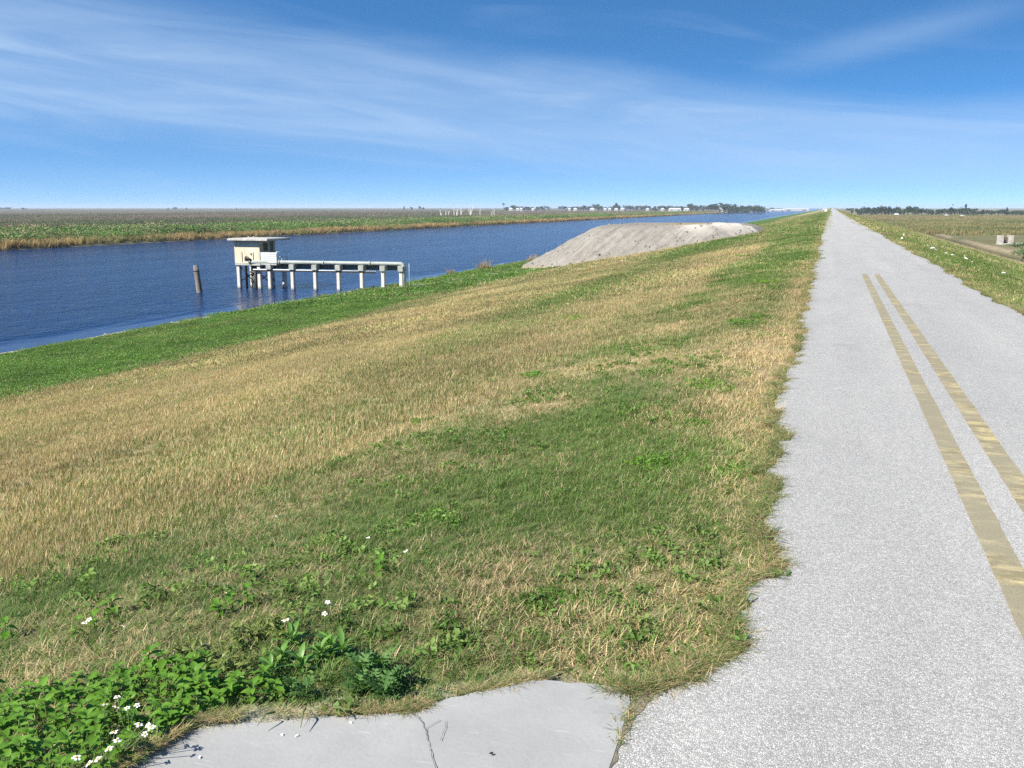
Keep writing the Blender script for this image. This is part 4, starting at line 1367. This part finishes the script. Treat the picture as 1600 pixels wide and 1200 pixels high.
for (px, dep, wd, lab) in ((798, 1700, 7, 'white-roofed house furthest left in the far settlement'), (808.5, 1700, 6, 'small white-roofed house, second from the left in the far settlement'),
                           (814, 1690, 5, 'small white-roofed house, third from the left in the far settlement'), (832, 1700, 5, 'small white-roofed house under the trees, fourth from the left'),
                           (888, 1750, 5, 'small white roof at the left end of the second grove'), (897, 1700, 6, 'white roof second from the left of the second grove'),
                           (923, 1700, 8, 'wide white roof in the middle of the second grove'), (943, 1700, 5, 'small white roof left of the pointed tree'),
                           (950, 1720, 5, 'small white roof just left of the pointed tree'), (960, 1700, 6, 'white roof beneath the narrow pointed tree'),
                           (969, 1700, 6, 'white roof right of the narrow pointed tree'), (1008, 1650, 5, 'small white roof by itself in mid settlement'),
                           (1031, 1600, 5, 'small white roof left of the long white shed'), (1050, 1500, 19, 'long low white roof, largest in the far settlement'),
                           (1068, 1500, 8, 'small white roof right of the long white shed'), (1120, 1400, 6, 'white house left of the dense far grove'),
                           (1134, 1380, 7, 'white house in front of the dense far grove')):
    house_far(px, dep, wd, 7, 3.2, 2.2, lab, 0, .6)
house_far(1207, 1900, 30, 10, 3.6, 1.6, 'long pale shed at the canal far end, left one', 0, .5)
house_far(1236, 2100, 58, 10, 4.6, 1.6, 'longest pale shed at the canal far end, right one', 0, .9)
house_far(1391, 850, 3, 2.4, 1.2, 1.0, 'pale grey dome-like shed before the right-hand trees')
house_far(1468, 790, 1.8, 2, 1.0, .6, 'small white shed in the right-hand field, left one')
house_far(1492, 770, 2.0, 2, .8, .5, 'small white shed in the right-hand field, right one')

# white hut by the path far ahead
q = at(1292, 331, 0)
hut = empty('white_hut', (-2.6, 395, -.30))
tag(hut, 'tiny white hut on the levee top where the path vanishes', 'hut')
b = MB(); b.box((0, 0, .75), (1.7, 1.6, 1.5), 0, .02); b.build('wall', M_white, hut)
b = MB(); b.box((0, 0, 1.56), (1.95, 1.85, .10), 0, .02); b.build('roof', M_white, hut)
b = MB(); b.box((-.45, -.82, .55), (.5, .06, .7)); b.build('door', M_door, hut)

# culvert headwall in the right-hand field
q = at(1570, 382, -6.0)
cul = empty('culvert_headwall', (q.x, q.y, -6.05), .28)
tag(cul, 'stained pale concrete culvert box with an open slot in the right-hand field', 'culvert')
for xx in (-1.02, 1.02):
    b = MB(); b.box((xx, 0, .95), (.75, 1.6, 1.9), 0, .04); b.build('pier', M_block, cul)
b = MB(); b.box((0, .45, .80), (1.28, .5, 1.6)); b.build('back_wall', M_shut, cul)
b = MB(); b.box((0, -.2, .14), (2.96, 2.1, .28), 0, .03); b.build('sill', M_block, cul)
b = MB(); b.box((2.6, .2, .2), (2.0, .9, .4), 0, .04); b.build('wing_wall', M_block, cul)

# bushes in the right-hand field
BUSH = []
for k in range(3):
    V, Fc, *_ = leaves(260, 1.0, 1.0, .17, 960 + k, True, .8)
    m = MB(); m.add(V, Fc); bm_ = m.mesh('foliage', M_lobed)
    s_ = MB()
    for j in range(5):
        a_ = 6.28 * j / 5
        s_.tube([(0, 0, -.05), (math.cos(a_) * .3, math.sin(a_) * .3, .4), (math.cos(a_) * .5, math.sin(a_) * .5, .7)], [.03, .02, .01], 5)
    BUSH.append((bm_, s_.mesh('stem', M_bark)))
def bush(px, py, sc_, label, group=None, k=0):
    q = at(px, py, -6.0)
    r_ = empty('bush', (q.x, q.y, float(H(q.x, q.y)) - .05), random.uniform(0, 6.28))
    r_.scale = sc_
    tag(r_, label, 'bush', group)
    place('stem', BUSH[k][1], r_); place('foliage', BUSH[k][0], r_)
bush(1601, 404, (2.6, 2.6, 1.3), 'dark leafy bush at the right edge beside the ditch', None, 0)
bush(1612, 399, (3.6, 3.6, 1.8), 'dark leafy bush cut by the right edge of the picture', None, 1)
bush(1590, 386, (4.5, 2.0, 1.0), 'low dark bush strip beside the concrete culvert', None, 2)
bush(1500, 342.5, (1.6, 1.6, 2.0), 'dark round bush alone in the far right field, leftmost of three', 'lone bushes in the far right field', 0)
bush(1517, 343.5, (1.2, 1.2, 1.4), 'small dark bush in the far right field, middle of three', 'lone bushes in the far right field', 1)
bush(1551, 344.0, (1.8, 1.5, 1.2), 'low dark bush in the far right field, rightmost of three', 'lone bushes in the far right field', 2)

# ------------------------------------------------------------------ birds
def bird_mesh(pose):
    """one continuous body, lofted from tail to bill"""
    if pose == 'standing':
        spine = [((-.20, 0, .30), .012, .03), ((-.12, 0, .33), .05, .055), ((0, 0, .36), .075, .085), ((.10, 0, .40), .06, .07), ((.15, 0, .47), .025, .028), ((.14, 0, .56), .020, .020),
                 ((.17, 0, .63), .022, .022), ((.20, 0, .655), .032, .032), ((.235, 0, .65), .022, .02), ((.26, 0, .64), .009, .009), ((.33, 0, .60), .003, .003)]
    else:
        spine = [((-.22, 0, .22), .012, .03), ((-.13, 0, .25), .055, .055), ((0, 0, .27), .085, .09), ((.11, 0, .26), .065, .07), ((.17, 0, .22), .028, .03), ((.23, 0, .15), .020, .020),
                 ((.27, 0, .12), .024, .024), ((.30, 0, .105), .032, .032), ((.33, 0, .085), .020, .02), ((.35, 0, .06), .009, .009), ((.38, 0, .0), .003, .003)]
    b = MB(); n = 10; vs, fs = [], []
    for i, (c, rw, rh) in enumerate(spine):
        c = Vector(c)
        t_ = (Vector(spine[min(i + 1, len(spine) - 1)][0]) - Vector(spine[max(i - 1, 0)][0])).normalized()
        up_ = Vector((0, 1, 0)).cross(t_) * -1
        vs += [c + Vector((0, 1, 0)) * rw * math.cos(6.283 * k / n) + up_ * rh * math.sin(6.283 * k / n) for k in range(n)]
        if i:
            fs += [((i - 1) * n + k, (i - 1) * n + (k + 1) % n, i * n + (k + 1) % n, i * n + k) for k in range(n)]
    fs += [tuple(range(n - 1, -1, -1)), tuple(range((len(spine) - 1) * n, len(spine) * n))]
    b.add(vs, fs, True)
    return b.mesh('body', M_feather)
BIRD = {p: bird_mesh(p) for p in ('standing', 'feeding')}
def leg_mesh(h):
    b = MB()
    b.tube([(0, 0, h), (-.02, 0, h * .5), (.01, 0, .0), (.06, 0, .004)], [.012, .008, .007, .005], 6)
    return b.mesh('leg', M_bill)
LEG = {'standing': leg_mesh(.31), 'feeding': leg_mesh(.21)}
def bird(loc, rz, sc_, pose, label, group):
    r_ = empty('white_bird', loc, rz)
    r_.scale = (sc_ * .48,) * 3
    tag(r_, label, 'bird', group)
    place('body', BIRD[pose], r_)
    for s_ in (-.035, .035):
        place('leg', LEG[pose], r_, (0, s_, 0))
for (px, py, rz, sc_, pose, lab) in ((1457, 393, .2, 1.0, 'feeding', 'largest white bird feeding on the right levee slope'),
                                     (1409, 377, 1.9, 1.0, 'feeding', 'white bird by the path, lower of the close pair'),
                                     (1412, 372, 1.6, .95, 'standing', 'upright white bird by the path, upper of the close pair'),
                                     (1449, 386, 2.2, .55, 'feeding', 'small white bird just left of the largest bird on the slope'),
                                     (1478, 399, .3, .55, 'feeding', 'small white bird feeding right of the largest bird on the slope'),
                                     (1488, 402, .1, .62, 'feeding', 'white bird on the slope between the largest bird and the upright one'),
                                     (1509, 410, 2.6, .72, 'standing', 'upright white bird on the mid right slope'),
                                     (1519, 412, .5, .4, 'feeding', 'tiny white bird right of the upright one on the slope'),
                                     (1568, 431, 2.8, .6, 'feeding', 'white bird nearest the right edge of the picture')):
    q = on(px, py)
    bird((q.x, q.y, q.z + .03), rz, sc_, pose, lab, 'white birds on the right slope')
for (qx, qy, lab) in ((-53.0, 77.4, 'white bird on the pump house roof, left one'), (-52.35, 77.3, 'white bird on the pump house roof, right one')):
    bird((qx, qy, ZT + .235), 2.6, .75, 'feeding', lab, 'white birds on the roof')
def flying(px, py, dep, span, label):
    d = FW + RT * (px - 800) / FPX + UP * (600 - py) / FPX
    p = Vector(d * dep) + Vector((0, 0, EYE))
    r_ = empty('flying_bird', p, random.uniform(0, 6))
    tag(r_, label, 'bird', 'dark birds in flight')
    b = MB(); b.tube([(-.35, 0, 0), (-.2, 0, 0), (0, 0, .02), (.2, 0, .03), (.3, 0, .03)], [.02, .07, .10, .06, .02], 8); b.build('body', M_feather_d, r_)
    for s_ in (-1, 1):
        w_ = MB(); w_.add([(.15, .05 * s_, .05), (-.18, .05 * s_, .05), (-.15, .45 * s_ * span, .22), (.12, .45 * s_ * span, .24), (-.12, .85 * s_ * span, .12), (-.02, .9 * s_ * span, .12),
                           (.15, .05 * s_, .02), (-.18, .05 * s_, .03), (-.15, .45 * s_ * span, .20), (.12, .45 * s_ * span, .21), (-.12, .85 * s_ * span, .105), (-.02, .9 * s_ * span, .105)],
                          [(0, 1, 2, 3), (3, 2, 4, 5), (9, 8, 7, 6), (11, 10, 8, 9), (0, 3, 9, 6), (3, 5, 11, 9), (2, 1, 7, 8), (4, 2, 8, 10), (5, 4, 10, 11)])
        w_.build('wing', M_feather_d, r_)
flying(1489, 320.5, 330, .8, 'dark bird flying above the right tree line, left one')
flying(1507.5, 323, 330, .8, 'dark bird flying above the right tree line, right one')

# ------------------------------------------------------------------ weeds and flowers near the camera
def leaf_mesh(name, L, W, mat, kind, seed):
    r = random.Random(seed)
    b = MB()
    if kind == 'lobed':
        # a deeply cut leaf: midrib with paired narrow lobes
        rib = []
        for i in range(6):
            u = i / 5
            rib.append(Vector((L * u, 0, L * (.25 * u - .38 * u * u))))
        for i in range(5):
            p, q2 = rib[i], rib[i + 1]
            ww = W * .09
            b.add([p + Vector((0, -ww, 0)), p + Vector((0, ww, 0)), q2 + Vector((0, ww, 0)), q2 + Vector((0, -ww, 0))], [(0, 1, 2, 3)])
            if i > 0:
                for s_ in (-1, 1):
                    ln_ = W * .62 * (1 - abs(i - 2.3) / 4.2)
                    a0 = p; tip = p + Vector((L * .16, s_ * ln_, -.02 * L))
                    md = p + Vector((L * .02, s_ * ln_ * .55, .03 * L)); md2 = p + Vector((L * .15, s_ * ln_ * .5, .03 * L)); e_ = p + Vector((L * .09, 0, 0))
                    b.add([a0, md, tip, md2, e_], [(0, 1, 2, 3, 4) if s_ < 0 else (4, 3, 2, 1, 0)])
        return b.mesh(name, mat)
    n = 5
    vs, fs = [], []
    for i in range(n + 1):
        u = i / n
        ww = W * (math.sin(math.pi * u ** .75) ** .9 if kind == 'ovate' else math.sin(math.pi * u ** .95) ** .8) * .5 + (.0015 if i == 0 else 0)
        if i == n: ww = .0005
        z = L * (.18 * u - .42 * u * u) + r.uniform(-.01, .01) * L
        if kind == 'ovate' and 0 < i < n:
            ww *= r.uniform(.92, 1.08)
        vs += [(L * u, -ww, z + ww * .35), (L * u, 0, z), (L * u, ww, z + ww * .35)]
        if i:
            o = 3 * (i - 1)
            fs += [(o, o + 1, o + 4, o + 3), (o + 1, o + 2, o + 5, o + 4)]
    b.add(vs, fs, True)
    return b.mesh(name, mat)
OV = [leaf_mesh('leaf', L, L * wf, M_leaf, 'ovate', k) for k, (L, wf) in enumerate(((.075, .58), (.062, .62), (.085, .52), (.05, .60)))]
LAN = [leaf_mesh('leaf', L, L * .30, M_lance, 'lance', 20 + k) for k, L in enumerate((.12, .10, .14))]
LOB = [leaf_mesh('leaf', L, L * .8, M_lobed, 'lobed', 30 + k) for k, L in enumerate((.13, .11, .15))]
CRS = [leaf_mesh('leaf', L, L * .35, M_cress, 'lance', 40 + k) for k, L in enumerate((.028, .035))]
def flower_mesh(seed):
    r = random.Random(seed); b = MB()
    for k in range(5):
        a_ = 6.283 * k / 5 + r.uniform(-.15, .15)
        d = Vector((math.cos(a_), math.sin(a_), 0)); s_ = Vector((-d.y, d.x, 0))
        zz_ = r.uniform(-.003, .003)
        b.add([d * .003, d * .009 + s_ * .006 + Vector((0, 0, .002)), d * .017 + s_ * .0055 + Vector((0, 0, zz_)), d * .0185 + Vector((0, 0, zz_)), d * .017 - s_ * .0055 + Vector((0, 0, zz_)), d * .009 - s_ * .006 + Vector((0, 0, .002))],
              [(5, 4, 3, 2, 1, 0)])
    return b.mesh('petals', M_petal)
FLW = [flower_mesh(k) for k in range(3)]
b = MB(); b.tube([(0, 0, -.006), (0, 0, .001), (0, 0, .005), (0, 0, .0065)], [.004, .0055, .0045, .0015], 8); DISC = b.mesh('flower_disc', M_disc)
def add_flower(parent, base, head, tiltv=.5):
    """base and head in the parent's frame"""
    b = MB(); base, head = Vector(base), Vector(head)
    b.tube([base, base.lerp(head, .5) + Vector((random.uniform(-.008, .008), random.uniform(-.008, .008), .0)), head], [.0022, .0018, .0014], 5)
    st = b.build('flower_stalk', M_stem, parent)
    f = place('flower', random.choice(FLW), parent, head, (random.uniform(-.2, .7), random.uniform(-.5, .3), random.uniform(0, 6)), random.uniform(.5, .72))
    place('flower_disc', DISC, f)
def broad_weed(p, h, npair, label, group=None, rz=None, mesh_set=OV, name='broadleaf_weed', lsc=1.0):
    r_ = empty(name, p, random.uniform(0, 6.28) if rz is None else rz)
    tag(r_, label, 'plant', group)
    lean = Vector((random.uniform(-.25, .25), random.uniform(-.25, .25), 1))
    b = MB(); b.tube([(0, 0, -.02), lean * h * .5, lean * h], [.003, .0025, .0016], 6); b.build('stem', M_stem, r_)
    a0 = random.uniform(0, 6)
    for i in range(npair):
        u = .22 + .78 * i / max(1, npair - 1)
        c = lean * h * u
        for k in range(2 if i < npair - 1 else 4):
            az = a0 + i * 1.5708 + k * (math.pi if i < npair - 1 else math.pi / 2) + random.uniform(-.3, .3)
            pitch = random.uniform(-.35, .25) if i < npair - 1 else -random.uniform(.2, .7)
            place('leaf', random.choice(mesh_set), r_, c, (random.uniform(-.3, .3), pitch, az), lsc * random.uniform(.75, 1.25) * (1.1 - .35 * u))
    return r_
BP = 'broad-leaved weeds in the lower left patch'
weeds = []
# dense patch in the lower left corner
tries = 0
while len(weeds) < 120 and tries < 4000:
    tries += 1
    px, py = random.uniform(-90, 330), random.uniform(1045, 1330)
    edge_y = np.interp(px, [-100, 0, 110, 200, 330], [1110, 1085, 1085, 1050, 1045])
    if py < edge_y: continue
    q = on(px, py)
    if in_poly(np.array([q.x]), np.array([q.y]), apron_poly)[0] or poly_dist(np.array([q.x]), np.array([q.y]), apron_poly)[0] < .03: continue
    if any((q - o_.location).length < .048 for o_ in weeds): continue
    weeds.append(broad_weed(q, random.uniform(.035, .085), 5, 'leafy green weed %s of the dense lower left patch' % ('at the upper rim' if py < edge_y + 25 else 'at the left picture edge' if px < 30 else 'at the bottom picture edge' if py > 1160 else 'beside the concrete' if px > 190 else 'in the middle'), BP, lsc=random.uniform(.42, .75)))
# looser plants along the apron
for (px, py) in ((300, 1085), (330, 1078), (352, 1095), (372, 1085), (395, 1100), (345, 1110), (268, 1128), (258, 1143), (410, 1075), (432, 1092), (318, 1052), (285, 1060)):
    q = on(px, py)
    weeds.append(broad_weed(q, random.uniform(.04, .08), 5, 'leafy green weed along the concrete edge right of the flowers', 'broad-leaved weeds along the concrete edge', lsc=.72))
for (px, py, lab) in ((115, 1000, 'bright weed pair by itself left of the tallest lone weed'), (150, 985, 'lone bright broad-leaved weed in the lawn near the left edge'), (178, 962, 'small lone weed above the bright one near the left edge'),
                      (8, 1000, 'bright weed cut by the left edge of the picture'), (365, 955, 'bright weed in the lawn above the yellowish cress'), (385, 905, 'small bright weed furthest up the near lawn at left'),
                      (388, 945, 'bright weed right of its neighbour above the yellowish cress'), (345, 965, 'bright weed at the left of the group above the yellowish cress'), (590, 900, 'small bright weed in the lawn right of the white flowers')):
    q = on(px, py)
    weeds.append(broad_weed(q, random.uniform(.05, .09), 4, lab, lsc=.72))
# flowers that belong to the patch
def nearest(p):
    return min(weeds, key=lambda o_: (o_.location - p).length)
for (px, py) in ((163, 1101), (183, 1089), (181, 1105), (199, 1106), (214, 1102), (217, 1132), (231, 1133), (237, 1137), (226, 1147), (178, 1144), (183, 1157), (170, 1170), (119, 1184), (153, 1186), (139, 1193)):
    hd_ = on(px, py, .125)
    o_ = nearest(Vector((hd_.x, hd_.y, hd_.z - .15)))
    inv = Matrix.Rotation(-o_.rotation_euler.z, 4, 'Z') @ Matrix.Translation(-o_.location)
    add_flower(o_, Vector((0, 0, .03)), inv @ hd_)
    o_['label'] = 'leafy weed carrying white flowers with yellow centres at the lower left'
    o_['group'] = 'flowering weeds in the lower left patch'
# single flowers out in the lawn
for i, (px, py, lab) in enumerate(((634, 861, 'single white flower in the mid lawn, by itself'), (446, 969, 'largest white flower just above the lance-leaved weeds'), (512, 941, 'white flower, upper left of three right of the largest one'),
                                   (525, 945, 'white flower, upper right of three right of the largest one'), (507, 959, 'white flower, lowest of three right of the largest one'), (352, 927, 'white flower above the yellowish cress'),
                                   (132, 973, 'white flower near the left edge, lower of a pair'), (139, 968, 'white flower near the left edge, upper of a pair'), (192, 978, 'pale flower right of the lone left weed'),
                                   (1395, 372, None), (432, 807, 'tiny pale flower at the turn from green to tan turf'), (412, 803, 'tiny pale flower left of another at the tan turf edge'), (575, 840, 'small pale flower left of the mid lawn flower'))):
    if lab is None: continue
    q = on(px, py, .09)
    r_ = empty('white_flower', (q.x, q.y, float(H(q.x, q.y))))
    tag(r_, lab, 'flower', 'white flowers in the lawn')
    add_flower(r_, (0, 0, -.01), (0, 0, q.z - float(H(q.x, q.y))))
    f_ = [c for c in r_.children if c.name.startswith('flower') and not c.name.startswith('flower_')][0]
    f_.scale = (.62,) * 3 if i != 1 else (.85,) * 3

def rosette(p, mesh_set, n, label, name, sc_, el=(.2, 1.0), group=None, stem_h=.03):
    r_ = empty(name, p, random.uniform(0, 6.28))
    tag(r_, label, 'plant', group)
    b = MB(); b.tube([(0, 0, -.02), (0, 0, stem_h)], [.004, .003], 6); b.build('stem', M_stem, r_)
    for i in range(n):
        az = i * 2.399 + random.uniform(-.2, .2)
        place('leaf', random.choice(mesh_set), r_, (0, 0, stem_h * (i / n)), (random.uniform(-.25, .25), -(el[0] + (el[1] - el[0]) * i / n), az), sc_ * random.uniform(.8, 1.2))
    return r_
for (px, py, lab) in ((470, 1052, 'lance-leaved weed, right one of the lower lance-leaved pair'), (440, 1042, 'lance-leaved weed, left one of the lower lance-leaved pair'), (515, 1022, 'lance-leaved weed, topmost of the lance-leaved group'),
                      (500, 1036, 'lance-leaved weed in the middle of the lance-leaved group'), (455, 1012, 'lance-leaved weed beneath the largest white flower'), (535, 1030, 'lance-leaved weed at the right of its group'),
                      (425, 1062, 'lance-leaved weed lowest left of its group')):
    q = on(px, py); rosette(q, LAN, 16, lab, 'lance_leaved_weed', .52, (.15, 1.1), 'lance-leaved weeds', .05)
for (px, py, lab) in ((565, 1062, 'dark lobed-leaf weed, left part of the lobed clump'), (595, 1055, 'dark lobed-leaf weed at the top of the lobed clump'), (612, 1075, 'dark lobed-leaf weed at the right of the lobed clump'),
                      (585, 1085, 'dark lobed-leaf weed in the middle of the lobed clump'), (600, 1098, 'dark lobed-leaf weed hanging over the concrete edge'), (560, 1085, 'dark lobed-leaf weed at the lower left of the lobed clump'),
                      (455, 1090, 'small lobed-leaf weed near the concrete left of the lobed clump'), (480, 1092, 'small lobed-leaf weed between the lobed clump and its left neighbour')):
    q = on(px, py); rosette(q, LOB, 15, lab, 'lobed_leaf_weed', .50 if px > 500 else .38, (.0, 1.0), 'lobed-leaf weeds', .045)
for (px, py, lab) in ((400, 1000, 'yellowish cress, left one of the upper patch'), (425, 985, 'yellowish cress in the middle of the upper patch'), (385, 1012, 'yellowish cress at the lower left of the upper patch'), (440, 998, 'yellowish cress at the right of the upper patch'),
                      (352, 1048, 'yellowish cress, left one of the lower patch'), (368, 1060, 'yellowish cress, lowest of the lower patch'), (300, 1030, 'yellowish cress by itself left of the lower patch')):
    q = on(px, py)
    r_ = empty('yellow_cress', q); tag(r_, lab, 'plant', 'yellowish cress plants')
    for j in range(9):
        a_ = random.uniform(0, 6.28); tip = Vector((math.cos(a_) * .06, math.sin(a_) * .06, random.uniform(.05, .09)))
        b = MB(); b.tube([(0, 0, -.01), tip * .5 + Vector((0, 0, .01)), tip], [.002, .0015, .001], 5); b.build('stem', M_stem, r_)
        for k in range(7):
            u = .35 + .65 * k / 6
            place('leaf', random.choice(CRS), r_, tip * u, (random.uniform(-.5, .5), random.uniform(-.8, .3), random.uniform(0, 6.28)), random.uniform(.6, 1.1))

# low bright weed clumps in the turf beside the path
def clump_mesh(seed):
    V, Fc, *_ = leaves(210, .30, .060, .034, seed, True, .6)
    m = MB(); m.add(V, Fc); return m.mesh('leaf_mass', M_leaf)
CL = [clump_mesh(980 + k) for k in range(4)]
for i, (px, py, sx_, lab) in enumerate(((1165, 507, 2.2, 'bright weed clump by the path, furthest of the nearer row'), (1190, 498, 1.6, 'bright weed clump by the path, right of the furthest one'), (1100, 602, 1.5, 'bright weed clump at mid distance left of the path'),
                                        (1135, 610, 1.0, 'small bright weed clump between mid clump and path'), (1097, 662, .8, 'small bright weed clump below the mid-distance one'), (1150, 738, .95, 'bright weed clump close to the path edge'),
                                        (1030, 722, 1.1, 'broad dull weed clump left of the path-edge clump'), (1060, 712, .8, 'dull weed clump touching the broad one left of the path'), (868, 935, .75, 'bright weed clump in the near lawn'),
                                        (835, 945, .55, 'small weed clump left of the near lawn clump'), (895, 950, .5, 'small weed clump right of the near lawn clump'), (710, 812, .7, 'weed clump in the middle of the near lawn'),
                                        (520, 850, .6, 'weed clump left of the mid lawn flower'), (470, 880, .6, 'weed clump left of centre in the near lawn'), (540, 725, .9, 'weed clump on the edge of the tan turf'),
                                        (425, 772, .8, 'weed clump on the tan turf edge further left'), (845, 590, 1.3, 'dark weed clump alone on the tan streak'), (1215, 440, 2.6, 'far bright weed clump by the path'),
                                        (1180, 400, 4.0, 'furthest bright weed clump on the levee shoulder'), (985, 498, 1.6, 'weed clump at the end of the tan streak'), (660, 660, 1.0, 'small weed clump on the tan turf edge'),
                                        (915, 497, 2.6, 'green patch of weeds amid the tan turf'))):
    q = on(px, py)
    r_ = empty('weed_clump', q, random.uniform(0, 6.28)); tag(r_, lab, 'weed', 'low weed clumps in the turf')
    r_.scale = (sx_ * random.uniform(.75, 1.2), sx_ * random.uniform(.6, 1.0), min(sx_, 1.2))
    o_ = place('leaf_mass', CL[i % 4], r_, (0, 0, -.012)); o_['kind'] = 'stuff'
    b = MB()
    for j in range(6):
        a_ = 6.28 * j / 6
        b.tube([(0, 0, -.02), (math.cos(a_) * .08, math.sin(a_) * .08, .03), (math.cos(a_) * .15, math.sin(a_) * .15, .045)], [.003, .002, .001], 5)
    b.build('stem', M_stem, r_)

# runners and twigs of grass creeping over the paving
def runner(pts, label):
    b = MB(); b.tube([Vector(p) for p in pts], [.0035] * (len(pts) - 1) + [.001], 5)
    o = b.build('grass_runner', M_stem)
    p0 = Vector(pts[0]); 
    tag(o, label, 'grass runner', 'grass runners over the paving')
for (a_, b_, lab) in (((1180, 661), (1238, 668), 'dark grass runner reaching onto the path at mid height'), ((1195, 845), (1232, 852), 'grass runner reaching onto the path in the near half'), ((1190, 905), (1234, 908), 'lowest long grass runner on the path edge'),
                      ((1245, 530), (1262, 534), 'short far grass runner on the path edge'), ((1165, 945), (1180, 935), 'stubby runner at the path edge bulge')):
    p, q = at(*a_, .0), at(*b_, .0)
    mid_ = p.lerp(q, .5)
    runner([(p.x, p.y, .02), (mid_.x, mid_.y, .035), (q.x, q.y, .018)], lab)
for (a_, b_, lab) in (((478, 1112), (470, 1142), 'dry sprig lying on the concrete below the lobed weeds'), ((250, 1135), (245, 1165), 'bent leaf blade hanging over the concrete left'), ((520, 1112), (545, 1124), 'short dry sprig on the concrete edge, mid'),
                      ((430, 1118), (402, 1140), 'thin dry sprig pointing left on the concrete')):
    p, q = at(*a_, .0), at(*b_, .0)
    mid_ = p.lerp(q, .5)
    runner([(p.x, p.y, .012), (mid_.x, mid_.y, .03), (q.x, q.y, .012)], lab)
for (px, py, lab) in ((312, 1174, 'white shell scrap on the concrete, leftmost'), (441, 1142, 'white shell scrap on the concrete, left of a close pair'), (464, 1144, 'white shell scrap on the concrete, right of a close pair'), (548, 1125, 'white shell scrap near the turf edge'),
                      (768, 1180, 'dark pebble on the concrete near the bottom')):
    q = at(px, py, 0)
    b = MB(); n = 8; s_ = .007
    rr = [s_ * random.uniform(.7, 1.2) for _ in range(n)]
    b.add([(rr[k] * math.cos(.785 * k), .6 * rr[k] * math.sin(.785 * k), 0) for k in range(n)] + [(.6 * rr[k] * math.cos(.785 * k), .36 * rr[k] * math.sin(.785 * k), .004) for k in range(n)],
          [tuple(range(n - 1, -1, -1))] + [(k, (k + 1) % n, n + (k + 1) % n, n + k) for k in range(n)] + [tuple(range(n, 2 * n))])
    o = b.build('shell_scrap' if 'shell' in lab else 'pebble', M_shell if 'shell' in lab else M_steel)
    o.location = (q.x, q.y, apron_z(q.x) + .0015); o.rotation_euler = (0, 0, random.uniform(0, 6))
    tag(o, lab, 'shell' if 'shell' in lab else 'pebble', 'scraps on the concrete')

# ------------------------------------------------------------------ haze over the flat country
m = bpy.data.materials.new('haze_air'); m.use_nodes = True
t = NT(m.node_tree); t.n.clear()
out = t.node('ShaderNodeOutputMaterial')
pv = t.node('ShaderNodeVolumePrincipled')
pv.inputs['Color'].default_value = (.80, .88, 1.0, 1)
pv.inputs['Density'].default_value = .00013
t.l.new(pv.outputs[0], out.inputs['Volume'])
b = MB(); b.box((0, 3500, 5.0), (12400, 10000, 28.0))
tag(b.build('haze', m), 'thin bluish haze over the flat land', 'haze', kind='stuff')
